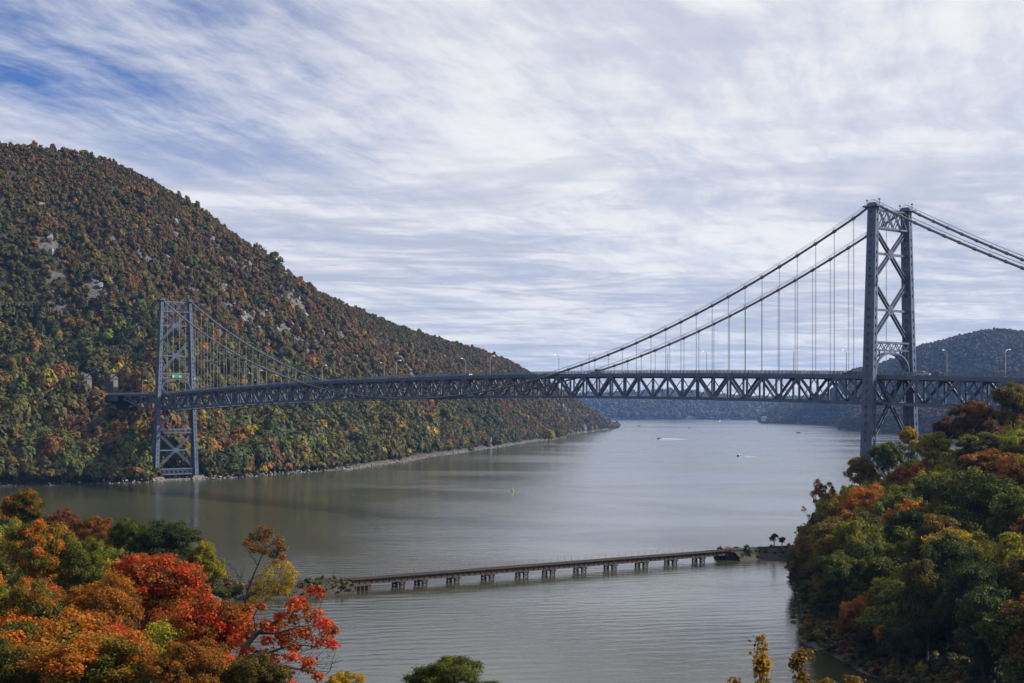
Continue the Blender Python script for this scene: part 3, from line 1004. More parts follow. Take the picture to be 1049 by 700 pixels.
def portal(m, s0):
    """Arched portal over the roadway."""
    y = half_gap(62) - 1.4
    for xo in (-1.0, 1.0):
        m.bar((s0 + xo, -y, 63.4), (s0 + xo, y, 63.4), 0.5, 0.6)
        m.bar((s0 + xo, -y, 60.9), (s0 + xo, y, 60.9), 0.4, 0.4)
        prev = None
        N = 18
        for i in range(N + 1):
            a = math.pi * i / N
            p = Vector((s0 + xo, -y * 0.98 * math.cos(a), 53.5 + 6.6 * math.sin(a) ** 0.8))
            if prev:
                m.bar(prev, p, 0.55, 0.6, (1, 0, 0))
                if i % 2 == 0 and 1 < i < N:
                    m.bar(p, (p.x, p.y, 60.9), 0.2, 0.25, (1, 0, 0))
            prev = p
        k = 9
        for i in range(k):
            a, b = -y + 2 * y * i / k, -y + 2 * y * (i + 1) / k
            e = (60.9, 63.4) if i % 2 else (63.4, 60.9)
            m.bar((s0 + xo, a, e[0]), (s0 + xo, b, e[1]), 0.22, 0.25, (1, 0, 0))


def make_tower(s0, z0):
    top = MB()
    strut(top, s0, 100.0, 105.8, 4)
    tw = top.build('tower', STEEL, bridge)
    for side in (1, -1):
        tower_leg(tw, s0, side, z0)
    for (a, b, mid) in ((83.6, 99.6, True), (64.4, 82.6, True), (31.0, 56.0, True)) + (((7.4, 27.6, True),) if z0 < 5 else ()):
        m = MB()
        cross(m, s0, a, b, mid)
        m.build('cross_brace', STEEL, tw)
    m = MB()
    portal(m, s0)
    m.build('portal_arch', STEEL, tw)
    m = MB()
    strut(m, s0, 28.2, 30.4, 7)
    m.build('strut', STEEL, tw)
    if z0 < 5:
        m = MB()
        strut(m, s0, 3.6, 6.8, 8)
        m.build('strut', STEEL, tw)
        m = MB()
        for side in (1, -1):
            y = side * 13.0
            m.hexa([(s0 - 5.5, y - 4.6, -3), (s0 + 5.5, y - 4.6, -3), (s0 + 5.5, y + 4.6, -3), (s0 - 5.5, y + 4.6, -3)],
                   [(s0 - 4.6, y - 3.4, z0), (s0 + 4.6, y - 3.4, z0), (s0 + 4.6, y + 3.4, z0), (s0 - 4.6, y + 3.4, z0)])
        m.box((s0 - 3.4, -9.2, -3), (s0 + 3.4, 9.2, 1.0))
        m.build('pier', CONCRETE, tw)
    return tw


make_tower(0.0, 4.0)
tw_far = make_tower(SPAN, 2.4)

# green sign on the far portal
sg = MB()
sg.box((SPAN - 1.75, -3.1, 60.6), (SPAN - 1.6, 3.1, 63.2))
sign_o = sg.build('road_sign', SIGN_GREEN, None)
sign_o.location, sign_o.rotation_euler = NEAR, (0, 0, RZ)
tag(sign_o, 'green overhead road sign fixed on the portal of the far bridge tower', 'sign')
for y0, y1 in ((-2.7, -1.7), (1.7, 2.7)):
    sm = MB()
    sm.box((SPAN - 1.79, y0, 61.1), (SPAN - 1.752, y1, 62.2))
    sm.build('emblem', SIGN_MARK, sign_o)

# stiffening trusses, both sides
S_END_NEAR, S_END_FAR = -75.0, SPAN + 66.0


def truss(side):
    m = MB()
    y = side * (WD / 2 - 1.0)
    def node(i, top):
        s = i * PL
        z = rail_z(s) - (1.9 if top else 10.3)
        if s > SPAN + 2 * PL:                               # the truss under the far approach gets shallower
            k = min(1, (s - SPAN - 2 * PL) / (4.5 * PL))
            z = z if top else z + 6.0 * k * k
        return Vector((s, y, z))
    i0, i1 = -10, PANELS + 7
    for i in range(i0, i1):
        a, b = node(i, True), node(i + 1, True)
        c, d = node(i, False), node(i + 1, False)
        m.bar(a, b, 0.75, 1.15)
        m.bar(c, d, 0.75, 0.95)
        m.bar(a, c, 0.5, 0.62, (1, 0, 0))
        if (i % 2) == 0:
            m.bar(a, d, 0.6, 0.85, (0, 0, 1))
        else:
            m.bar(c, b, 0.6, 0.85, (0, 0, 1))
    m.build('truss', STEEL, bridge)


truss(1)
truss(-1)


def deck():
    d, k, ln = MB(), MB(), MB()
    S = [(-140, -75)] + [(i * PL, (i + 1) * PL) for i in range(-10, PANELS + 12)]
    for a, b in S:
        za, zb = road_z(a), road_z(b)
        hw = WD / 2 - 1.9
        d.hexa([(a, -hw, za - .45), (b, -hw, zb - .45), (b, hw, zb - .45), (a, hw, za - .45)], [(a, -hw, za), (b, -hw, zb), (b, hw, zb), (a, hw, za)])
        for e in (-1, 1):
            y0, y1 = sorted((e * (hw - 1.9), e * (hw + 0.9)))
            k.hexa([(a, y0, za + .004), (b, y0, zb + .004), (b, y1, zb + .004), (a, y1, za + .004)], [(a, y0, za + .16), (b, y0, zb + .16), (b, y1, zb + .16), (a, y1, za + .16)])
        for e in (-.18, .18):
            ln.hexa([(a, e - .07, za + .002), (b, e - .07, zb + .002), (b, e + .07, zb + .002), (a, e + .07, za + .002)], [(a, e - .07, za + .006), (b, e - .07, zb + .006), (b, e + .07, zb + .006), (a, e + .07, za + .006)])
    dk = d.build('deck', ASPHALT, bridge)
    k.build('sidewalk', CONCRETE, dk)
    ln.build('lane_marking', PAINT_LINE, dk)
    f = MB()
    for i in range(-10, PANELS + 3):
        s = i * PL
        z = road_z(s)
        f.box((s - .2, -WD / 2 + 1.4, z - 1.6), (s + .2, WD / 2 - 1.4, z - .46))
        zb = rail_z(s) - 10.3
        f.box((s - .2, -WD / 2 + 1.4, zb - .3), (s + .2, WD / 2 - 1.4, zb + .3))
        f.bar((s, -WD / 2 + 1.4, zb), (s, 0, z - 1.6), .25, .25, (1, 0, 0))
        f.bar((s, WD / 2 - 1.4, zb), (s, 0, z - 1.6), .25, .25, (1, 0, 0))
        if i < PANELS + 2:
            e = 1 if i % 2 else -1
            f.bar((s, e * (WD / 2 - 1.4), zb), (s + PL, -e * (WD / 2 - 1.4), rail_z(s + PL) - 10.3), .3, .3)
    f.build('floor_beams', STEEL, bridge)
    # plate girder under the far approach
    g = MB()
    for e in (-1, 1):
        for (a, b) in ((SPAN + 62, SPAN + 96),):
            g.bar((a, e * 8.2, 48.9), (b, e * 8.2, 48.9), .5, 3.0)
            g.bar((a, e * 8.2, 50.5), (b, e * 8.2, 50.5), 1.0, .2)
            g.bar((a, e * 8.2, 47.3), (b, e * 8.2, 47.3), 1.0, .2)
            for t in np.arange(a + 2, b, 3):
                g.box((t - .1, e * 8.2 - .42, 47.4), (t + .1, e * 8.2 + .42, 50.4))
    g.build('plate_girder', STEEL, bridge)
    for e in (-1, 1):
        r = MB()
        s = -140.0
        y = e * (WD / 2 - 1.0)
        while s < SPAN + 108:
            z = road_z(s)
            r.box((s - .09, y - .09, z - .5), (s + .09, y + .09, z + 1.3))
            s1 = s + PL / 4
            for h in (.45, .85, 1.25):
                r.bar((s, y, z + h), (s1, y, road_z(s1) + h), .08, .12)
            r.bar((s, y, z - .1), (s1, y, road_z(s1) - .1), .25, .5)
            for q in range(1, 5):
                sq = s + PL / 4 * q / 5
                r.box((sq - .03, y - .03, z + .1), (sq + .03, y + .03, z + 1.2))
            s = s1
        r.build('railing', STEEL, bridge)


deck()


def cables():
    for e in (1, -1):
        y = e * WD / 2
        pts = [(s, y, cable_z(s)) for s in np.linspace(0, SPAN, 91)]
        top = TOWER_H + 1.3
        pts[0], pts[-1] = (0, y, top), (SPAN, y, top)
        m = MB()
        m.tube(pts, 0.40, 7)
        for i in range(1, HANGERS + 1):
            for s in (i * PL, SPAN - i * PL):
                z = cable_z(s)
                sl = Vector((1, 0, 120.4 * (s - SPAN / 2) / (SPAN / 2) ** 2)).normalized() * .55
                m.tube([Vector((s, y, z)) - sl, Vector((s, y, z)) + sl], 0.56, 7)
        cab = m.build('main_cable', CABLE, bridge, True)
        h = MB()
        for yy in (y - .45, y + .45):
            h.tube([(s, yy, z + 1.25) for s, _, z in pts], 0.05, 4)
            for i in range(1, HANGERS + 1):
                for s in (i * PL, SPAN - i * PL):
                    h.tube([(s, yy, cable_z(s)), (s, yy, cable_z(s) + 1.25)], .05, 4)
        h.build('hand_rope', CABLE, cab)
        for sgn, s0, s1, z1 in ((-1, 0, -82.0, 70.5), (1, SPAN, SPAN + 105.0, 63.5)):
            b = MB()
            N = 16
            bp = []
            for i in range(N + 1):
                t = i / N
                bp.append(Vector((s0 + (s1 - s0) * t, y, top + (z1 - top) * t - 3.0 * 4 * t * (1 - t) * .5)))
            b.tube(bp, 0.40, 7)
            for i in range(1, N):
                dd = (bp[i + 1] - bp[i - 1]).normalized() * .5
                b.tube([bp[i] - dd, bp[i] + dd], .55, 7)
            b.tube([p + Vector((0, -.45, 1.2)) for p in bp], 0.05, 4)
            b.tube([p + Vector((0, .45, 1.2)) for p in bp], 0.05, 4)
            b.build('back_stay', CABLE, bridge, True)
        for i in range(1, HANGERS + 1):
            for s in (i * PL, SPAN - i * PL):
                z0, z1 = rail_z(s) - 1.4, cable_z(s)
                if z1 - z0 < 0.8:
                    continue
                q = MB()
                for dx in (-.14, .14):
                    q.tube([(s + dx, y, z0), (s + dx, y, z1)], 0.055, 5)
                q.build('suspender', ROPE, bridge)
                if z1 - z0 > 0:
                    pass
    # anchor houses of the far end
    for e in (1, -1):
        y = e * WD / 2
        a = MB()
        s0 = SPAN + 103.0
        a.hexa([(s0, y - 2.9, 42), (s0 + 11, y - 2.9, 42), (s0 + 11, y + 2.9, 42), (s0, y + 2.9, 42)],
               [(s0 + 1.2, y - 2.6, 62.2), (s0 + 10, y - 2.6, 62.2), (s0 + 10, y + 2.6, 62.2), (s0 + 1.2, y + 2.6, 62.2)])
        a.hexa([(s0 + .9, y - 2.9, 62.2), (s0 + 10.3, y - 2.9, 62.2), (s0 + 10.3, y + 2.9, 62.2), (s0 + .9, y + 2.9, 62.2)],
               [(s0 + 3.2, y - 1.6, 65.2), (s0 + 8.2, y - 1.6, 64.4), (s0 + 8.2, y + 1.6, 64.4), (s0 + 3.2, y + 1.6, 65.2)])
        an = a.build('anchorage', DARKSTONE, bridge)
        c = MB()
        c.box((s0 - .9, y - 1.5, 42), (s0 + .35, y + 1.5, 61.2))
        c.build('buttress', CONCRETE, an)
    a = MB()
    a.hexa([(SPAN + 92, -9.5, 20), (SPAN + 101, -9.5, 20), (SPAN + 101, 9.5, 20), (SPAN + 92, 9.5, 20)],
           [(SPAN + 92, -9.2, 47.1), (SPAN + 101, -9.2, 47.1), (SPAN + 101, 9.2, 47.1), (SPAN + 92, 9.2, 47.1)])
    a.build('abutment', DARKSTONE, bridge)


cables()

# ------------------------------------------------------------------ lamps and cars on the bridge
def make_lamp():
    t = thing('street_lamp', '-', 'street lamp', (0, 0, 0), 0, 'street lamps along the bridge deck')
    m = MB()
    m.tube([(0, 0, 0), (0, 0, .5), (0, 0, 7.4)], [.20, .15, .10], 7)
    m.box((-.28, -.28, -.1), (.28, .28, .12))
    m.build('pole', GALV, t)
    a = MB()
    a.tube([(0, 0, 7.3), (0, -.35, 7.9), (0, -1.0, 8.25), (0, -1.9, 8.35)], [.085, .08, .075, .07], 6)
    a.build('arm', GALV, t)
    h = MB()
    h.hexa([(-.2, -2.8, 8.2), (.2, -2.8, 8.2), (.2, -1.8, 8.25), (-.2, -1.8, 8.25)], [(-.12, -2.7, 8.42), (.12, -2.7, 8.42), (.12, -1.8, 8.45), (-.12, -1.8, 8.45)])
    h.build('lamp_head', GALV, t)
    return t


def s_of(px, u):
    """Place along the bridge whose picture column is px, on the line u across."""
    k = (px - CX) / FPX
    p0 = on_bridge(0, u, 0)
    return (k * p0.y - p0.x) / (AX.x - k * AX.y)


LAMPS = [(203, -1, 'just right of the far tower, far kerb'), (259, -1, 'left one of a close pair beyond the far tower'), (264, 1, 'right one of a close pair beyond the far tower'),
         (330, 1, 'standing where the far cable meets the deck'), (394, -1, 'faint one, left of a pair before the rocky slope'), (406, 1, 'taller one, right of a pair before the rocky slope'),
         (477, -1, 'over mid span, before the lower ridge, left of two'), (502, 1, 'over mid span, before the lower ridge, right of two'), (572.6, -1, 'where the near cable rises off the deck, against sky'),
         (603.6, 1, 'between the two rising cables, against sky'), (684, 1, 'dark post left of the long suspenders'), (724, -1, 'among the suspenders, far kerb, middle of the rise'),
         (813, 1, 'tall one among the longest suspenders left of the near tower'), (867, -1, 'immediately left of the near tower'), (970, -1, 'right of the near tower, before the wooded hill'),
         (1030, 1, 'at the right end of the deck, before the wooded hill'), (146, 1, 'on the approach just left of the far tower'), (75, 1, 'pale one standing left of the far anchor houses')]
lamp0 = make_lamp()
for i, (px, sd, where) in enumerate(LAMPS):
    o = lamp0 if i == 0 else copy_tree(lamp0)
    u = sd * (WD / 2 - 2.5)
    s = s_of(px, u)
    if px == 75:
        s = SPAN + 116
    o.location = on_bridge(s, u, road_z(min(s, SPAN + 60)) + .1)
    o.rotation_euler = (0, 0, RZ + (0 if sd > 0 else math.pi))
    o['label'] = 'street lamp ' + where


def car_paint(name, c):
    return plain(name, c, 0.3, 0.2, vary=0.05)


def make_car(name, label, paint, s, u, kind, way):
    L, W, H = (4.6, 1.85, 1.45) if kind == 'car' else (5.0, 2.0, 1.85)
    t = thing(name, label, 'car' if kind == 'car' else 'van', on_bridge(s, u, road_z(s) + .005), RZ + (0 if way > 0 else math.pi), 'vehicles crossing the bridge')
    b = MB()
    hood = .82 if kind == 'car' else 1.0
    b.hexa([(-L / 2 + .05, -W / 2 + .06, .25), (L / 2 - .05, -W / 2 + .06, .25), (L / 2 - .05, W / 2 - .06, .25), (-L / 2 + .05, W / 2 - .06, .25)],
           [(-L / 2, -W / 2, .6), (L / 2, -W / 2, .6), (L / 2, W / 2, .6), (-L / 2, W / 2, .6)])
    b.hexa([(-L / 2, -W / 2, .6), (L / 2, -W / 2, .6), (L / 2, W / 2, .6), (-L / 2, W / 2, .6)],
           [(-L / 2 + .1, -W / 2 + .1, hood + .08), (L / 2 - .15, -W / 2 + .12, hood - .08), (L / 2 - .15, W / 2 - .12, hood - .08), (-L / 2 + .1, W / 2 - .1, hood + .08)])
    x0, x1 = (-L / 2 + .45, L / 2 - 1.25) if kind == 'car' else (-L / 2 + .15, L / 2 - 1.1)
    b.hexa([(x0 + .45, -W / 2 + .28, H - .1), (x1 - .75, -W / 2 + .28, H - .1), (x1 - .75, W / 2 - .28, H - .1), (x0 + .45, W / 2 - .28, H - .1)],
           [(x0 + .6, -W / 2 + .36, H), (x1 - .9, -W / 2 + .36, H), (x1 - .9, W / 2 - .36, H), (x0 + .6, W / 2 - .36, H)])
    b.build('body', paint, t)
    g = MB()
    g.hexa([(x0, -W / 2 + .12, hood), (x1, -W / 2 + .12, hood), (x1, W / 2 - .12, hood), (x0, W / 2 - .12, hood)],
           [(x0 + .45, -W / 2 + .28, H - .1), (x1 - .75, -W / 2 + .28, H - .1), (x1 - .75, W / 2 - .28, H - .1), (x0 + .45, W / 2 - .28, H - .1)])
    g.build('window_band', GLASS, t)
    for x in (-L / 2 + .9, L / 2 - .9):
        for e in (-1, 1):
            w = MB()
            w.tube([(x, e * (W / 2 - .24), .33), (x, e * (W / 2 + .01), .33)], .33, 14)
            w.build('wheel', RUBBER_AND_SHADE, t)


make_car('car', 'dark car on the bridge just left of the near tower', car_paint('navy_paint', (.02, .03, .06)), s_of(871, 4), 4, 'car', 1)
make_car('car', 'silver car on the bridge just right of the near tower', car_paint('silver_paint', (.5, .5, .52)), s_of(946, 4.2), 4.2, 'car', -1)
make_car('car', 'black car following close behind the silver one right of the near tower', car_paint('black_paint', (.015, .015, .018)), s_of(962, 4.0), 4.0, 'car', -1)
make_car('van', 'dark van on the bridge near where the near cable leaves the deck', car_paint('dark_grey_paint', (.03, .032, .04)), s_of(612, 4.4), 4.4, 'van', 1)
make_car('car', 'dark grey car at mid span beside the lamp before the ridge', car_paint('grey_paint', (.06, .06, .07)), s_of(479, 4.4), 4.4, 'car', 1)
make_car('car', 'orange car on the approach between the two far anchor houses', car_paint('orange_paint', (.6, .2, .02)), SPAN + 88, 4.4, 'car', 1)


# ------------------------------------------------------------------ railway trestle across the creek mouth
def trestle():
    rz = math.atan2(TD.y, TD.x)
    t = thing('railway_trestle', 'low rusty railway trestle on dark piers across the creek mouth', 'trestle', TR0, rz)
    g = MB()
    for e in (-1.3, 1.3):
        g.box((0, e - .2, 1.35), (TL, e + .2, 2.25))
        g.box((0, e - .42, 2.251), (TL, e + .42, 2.33))
        g.box((0, e - .42, 1.25), (TL, e + .42, 1.349))
        for x in np.arange(.6, TL, 1.6):
            g.box((x - .06, e - .38, 1.36), (x + .06, e + .38, 2.24))
    g.build('girder', RUST, t)
    d = MB()
    for x in np.arange(.2, TL, .62):
        d.box((x - .12, -2.1, 2.333), (x + .12, 2.1, 2.52))
    d.box((0, 1.5, 2.523), (TL, 2.1, 2.57))
    d.box((0, -2.1, 2.523), (TL, -1.5, 2.57))
    d.build('ties', TIMBER, t)
    for e in (-.72, .72):
        r = MB()
        r.box((0, e - .035, 2.521), (TL, e + .035, 2.67))
        r.build('rail', RUST, t)
    h = MB()
    for x in np.arange(1, TL, 2.25):
        h.tube([(x, 2.05, 2.4), (x, 2.05, 3.75)], .045, 5)
    for z in (3.1, 3.7):
        h.tube([(0, 2.05, z), (TL, 2.05, z)], .022, 4)
    h.build('railing', CABLE, t)
    for px in (408, 431, 464, 499.5, 534.5, 562, 594, 625, 657, 687, 715.5, 742):
        k = (px - CX) / FPX
        x = (k * TR0.y - TR0.x) / (TD.x - k * TD.y)
        p = MB()
        p.box((x - .85, -2.2, .9), (x + .85, 2.2, 1.245))
        for dx in (-.6, .6):
            for y in (-1.7, 0, 1.7):
                p.tube([(x + dx, y, -3), (x + dx, y, .91)], .21, 7)
        for y in (-1.95, 1.95):
            p.bar((x - .72, y, -.1), (x + .72, y, .9), .1, .22)
            p.bar((x + .72, y * 1.02, -.1), (x - .72, y * 1.02, .9), .1, .22)
        p.build('pier', TIMBER, t)
    for x0, x1, rot in ((-3.0, 4.6, 0), (TL + .02, TL + 13.5, 1)):
        a = MB()
        a.box((x0, -2.6, -2), (x1, 2.6, 2.1 if rot else 1.1))
        a.box((x0 - .1, -2.9, 1.101 if not rot else 2.101), (x1 + .1, 2.9, 1.24 if not rot else 2.45))
        for x in np.arange(x0 + .3, x1, 1.05):
            a.tube([(x, -2.85, -3), (x, -2.85, 1.09)], .2, 6)
        a.build('abutment', TIMBER if rot else RUST, t)
    return t


trestle()
# the track runs on over the causeway on both sides
def track(name, label, path):
    t = thing(name, label, 'railway track', (0, 0, 0))
    ti, rl = MB(), [MB(), MB()]
    for a, b in zip(path[:-1], path[1:]):
        a, b = Vector((*a, 2.42)), Vector((*b, 2.42))
        d = (b - a).normalized()
        sd = Vector((d.y, -d.x, 0))
        k = int((b - a).length / .62)
        for i in range(k):
            c = a.lerp(b, (i + .5) / k)
            ti.bar(c - sd * 1.35, c + sd * 1.35, .24, .18)
        for m_, e in zip(rl, (-.72, .72)):
            m_.bar(a + sd * e + Vector((0, 0, .17)), b + sd * e + Vector((0, 0, .17)), .08, .15)
    ti.build('ties', TIMBER, t)
    for m_ in rl:
        m_.build('rail', RUST, t)


track('railway_track', 'dark railway track on the causeway left of the trestle', [(-100, 303.3), (-67, 311.6), (-50, 317), tuple((TR0 + TD * -.6).xy)])
track('railway_track', 'dark railway track on the causeway end right of the trestle', [tuple((TR1 + TD * 13).xy), (92, 408), (108, 411)])
# pale heap of planks by the right end of the trestle
hp = thing('plank_heap', 'small pale heap of timber lying at the right end of the trestle', 'timber', on_tr := TR0 + TD * (TL + 1.5) + Vector((0, 0, 2.46)), 0.5)
rr = random.Random(4)
hb = MB()
for i in range(26):
    a = rr.uniform(-.5, .5)
    c = Vector((rr.uniform(-.8, .8), rr.uniform(-1, 1), .1 + rr.random() * 1.0 * (1 - abs(rr.uniform(-.8, .8)))))
    d = Vector((math.cos(a), math.sin(a), rr.uniform(-.15, .3))) * 1.0
    hb.bar(c - d, c + d, .25, .1)
hb.build('planks', plain('raw_timber', (.40, .26, .12), .8, vary=.3), hp)


# ------------------------------------------------------------------ boats
def boat(name, label, px, py, L, rz, hullc, cabin=True, person=False):
    y = EYE * FPX / (py - HORIZON)
    t = thing(name, label, 'boat', ((px - CX) / FPX * y, y, 0), rz, 'boats on the river')
    n = 9
    W, H = L * .34, L * .16
    V, F = [], []
    for i in range(n):
        k = i / (n - 1)
        w = W / 2 * (1 if k < .5 else math.cos((k - .5) * math.pi) ** .6 if k < 1 else 0.02)
        x = -L / 2 + L * k
        top = H * (1 + .35 * k * k)
        V += [(x, -w, top), (x, -w * .75, .02), (x, 0, -.25), (x, w * .75, .02), (x, w, top)]
    for i in range(n - 1):
        for j in range(4):
            a = i * 5 + j
            F.append((a, a + 5, a + 6, a + 1))
        F.append((i * 5 + 4, i * 5 + 9, i * 5 + 5, i * 5))
    F.append((0, 1, 2, 3, 4))
    me = bpy.data.meshes.new('hull')
    me.from_pydata(V, [], F)
    me.materials.append(plain(name + '_hull', hullc, .35, vary=.1))
    link('hull', me, t)
    if cabin:
        c = MB()
        c.hexa([(-L * .12, -W * .34, H), (L * .2, -W * .3, H), (L * .2, W * .3, H), (-L * .12, W * .34, H)],
               [(-L * .1, -W * .28, H + L * .2), (L * .1, -W * .25, H + L * .2), (L * .1, W * .25, H + L * .2), (-L * .1, W * .28, H + L * .2)])
        cb = c.build('cabin', WHITE if sum(hullc) < 1 else GLASS, t)
        w = MB()
        w.hexa([(-L * .09, -W * .36, H + L * .08), (L * .17, -W * .32, H + L * .08), (L * .17, W * .32, H + L * .08), (-L * .09, W * .36, H + L * .08)],
               [(-L * .08, -W * .34, H + L * .15), (L * .13, -W * .30, H + L * .15), (L * .13, W * .30, H + L * .15), (-L * .08, W * .34, H + L * .15)])
        w.build('window_band', GLASS, cb)
    m = MB()
    m.box((-L / 2 - .45, -.25, .1), (-L / 2 - .02, .25, H + .35))
    m.build('outboard_motor', RUBBER_AND_SHADE, t)
    return t


def wake(px, py, rz, length, spread, seed, label='foam'):
    """Foam thrown up behind a boat: a broken V of thin low ridges on the water."""
    y = EYE * FPX / (py - HORIZON)
    r = np.random.default_rng(seed)
    V, F = [], []
    for arm in (-1, 0, 1):
        n = int(length * 7)
        for i in range(n):
            k = (i / n)
            if r.random() > 1.05 - k * .9:
                continue
            x = -k * length - .5
            yy = arm * k * spread + r.normal(0, .25 + k * .5)
            l, w, h = r.uniform(.6, 2.0), r.uniform(.3, .9) * (1.15 - k), r.uniform(.15, .75) * (1.1 - k)
            b = len(V)
            V += [(x - l, yy, .01), (x, yy - w, .01), (x + l, yy, .01), (x, yy + w, .01), (x, yy, h)]
            F += [(b, b + 1, b + 4), (b + 1, b + 2, b + 4), (b + 2, b + 3, b + 4), (b + 3, b, b + 4)]
    me = bpy.data.meshes.new('wake')
    me.from_pydata(V, [], F)
    me.materials.append(FOAM)
    o = link('wake', me)
    o.location = ((px - CX) / FPX * y, y, 0)
    o.rotation_euler = (0, 0, rz)
    tag(o, kind='stuff')


boat('motorboat', 'dark motorboat throwing up a long white wake out on the river', 675.5, 449.8, 7.0, math.radians(186), (.03, .03, .035))
wake(675.5, 449.8, math.radians(186), 26, 5, 1)
wake(675.5, 450.0, math.radians(171), 38, 16, 3)
boat('motorboat', 'small dark boat with a white bow right of the boat with the wake', 757, 467.5, 5.2, math.radians(130), (.025, .025, .03))
wake(757.5, 467.8, math.radians(140), 17, 1.4, 2)
boat('motorboat', 'tiny dark boat far off beyond the boat with the white wake', 655, 436.8, 8.5, 0.3, (.04, .04, .05))
boat('motorboat', 'tiny dark boat far off near midstream, left of the near tower side', 707, 438.8, 8.5, 1.0, (.05, .05, .06))
boat('motorboat', 'low dark boat on the water close to the wooded headland', 818, 443.8, 7.5, 0.1, (.04, .045, .06))
boat('cabin_cruiser', 'small white boat before the far shore in the middle of the river', 736, 431.8, 14, 0.2, (.75, .75, .75))
t = thing('channel_buoy', 'yellow green channel buoy floating alone in the dark water', 'buoy', ((525 - CX) / FPX * 718, 718, 0))
m = MB()
m.tube([(0, 0, -.4), (0, 0, .35)], [.75, .75], 12)
m.build('float', plain('buoy_green', (.10, .26, .05), .5, vary=.2), t)
m = MB()
m.tube([(0, 0, .35), (0, 0, 1.7)], [.42, .24], 8)
m.tube([(0, 0, 1.7), (0, 0, 2.0)], [.16, .16], 8)
m.build('tower', plain('buoy_yellow', (.34, .36, .06), .5, vary=.2), t)


# ------------------------------------------------------------------ tunnel mouths on the far shore, buildings far away
def tunnel(label, px, py, w, h, col):
    y = EYE * FPX / (py - HORIZON) + 6
    x = (px - CX) / FPX * y
    t = thing('tunnel_portal', label, 'tunnel', (x, y, 2.4), math.radians(-14))
    mat = plain('portal_stone', col, .9, vary=.2, scale=.5, bump=.05)
    m = MB()
    n = 14
    arch = [(-w * .24, 0)] + [(-w * .24 * math.cos(math.pi * i / n), h * .42 + h * .26 * math.sin(math.pi * i / n)) for i in range(n + 1)] + [(w * .24, 0)]
    outer = [(-w / 2, 0)] + [(-w / 2 + w * i / n, h) for i in range(n + 1)] + [(w / 2, 0)]
    V, F = [], []
    for (ax, az), (ox, oz) in zip(arch, outer):
        for yy in (0, 3.0):
            V += [(ax, yy, az), (ox, yy, oz)]
    for i in range(len(arch) - 1):
        a, b = i * 4, i * 4 + 4
        F += [(a, b, b + 1, a + 1), (a + 2, a + 3, b + 3, b + 2), (a, a + 2, b + 2, b), (a + 1, b + 1, b + 3, a + 3)]
    m.v, m.f = V, F
    m.build('arch_wall', mat, t)
    c = MB()
    c.box((-w / 2 - .4, -.35, h + .003), (w / 2 + .4, 3.3, h + .8))
    c.build('coping', mat, t)
    d = MB()
    d.box((-w * .3, 3.004, -.5), (w * .3, 16, h * .8))  # solid near-black block behind the arch: the tunnel's shade put in as colour
    d.build('bore_shade_block', RUBBER_AND_SHADE, t)


tunnel('pale stone tunnel mouth at the foot of the mountain by the railway', 497, 459.5, 12.5, 8.5, (.20, .165, .13))
tunnel('dark tunnel mouth with pale lintel, near the bushy point of the far shore', 548.5, 450.2, 12, 9, (.30, .30, .32))


def house(name, label, px, py, y, w, d, h, wall, roof_h, rows, cols, group=None):
    t = thing(name, label, 'building', ((px - CX) / FPX * y, y, EYE + (HORIZON - py) / FPX * y), 0, group)
    m = MB()
    m.box((-w / 2, 0, -6), (w / 2, d, h))
    m.build('wall', plain(name + '_wall', wall, .8, vary=.12), t)
    r = MB()
    if roof_h > 0:
        r.hexa([(-w / 2 - .5, -.5, h), (w / 2 + .5, -.5, h), (w / 2 + .5, d + .5, h), (-w / 2 - .5, d + .5, h)],
               [(-w / 2 + 1, d / 2 - .2, h + roof_h), (w / 2 - 1, d / 2 - .2, h + roof_h), (w / 2 - 1, d / 2 + .2, h + roof_h), (-w / 2 + 1, d / 2 + .2, h + roof_h)])
    else:
        r.box((-w / 2 - .3, -.3, h + .003), (w / 2 + .3, d + .3, h + .9))
    r.build('roof', plain(name + '_roof', (.16, .15, .15), .8, vary=.15), t)
    for i in range(rows):
        for j in range(cols):
            x = -w / 2 + w * (j + .5) / cols
            z = h * (i + .35) / rows
            q = MB()
            q.box((x - w * .28 / cols, -.12, z), (x + w * .28 / cols, .2, z + h * .4 / rows))
            q.build('window', GLASS, t)


house('apartment_block', 'long reddish apartment block on the far shore left of the headland', 766, 427.5, 6020, 38, 18, 20, (.34, .24, .21), 0, 4, 7)
house('apartment_tower', 'tall pale tower block on the far shore beside the headland', 776, 427.5, 6040, 14, 14, 34, (.50, .47, .45), 0, 7, 3)
house('warehouse', 'low white waterside warehouse on the far shore in midriver', 707, 428.6, 5960, 46, 20, 9, (.62, .62, .62), 3, 1, 6)
house('warehouse', 'white waterside shed on the far shore close to the mountain point', 620, 429.2, 6050, 30, 18, 10, (.66, .66, .66), 4, 1, 4)
house('boathouse', 'small pale building on the tip of the wooded headland', 783, 429.8, 4260, 15, 10, 6, (.45, .40, .36), 3, 1, 3)

# ------------------------------------------------------------------ trees
R0, HC0 = 5.0, 9.5                                    # nominal crown: radius and height, its foot at the origin


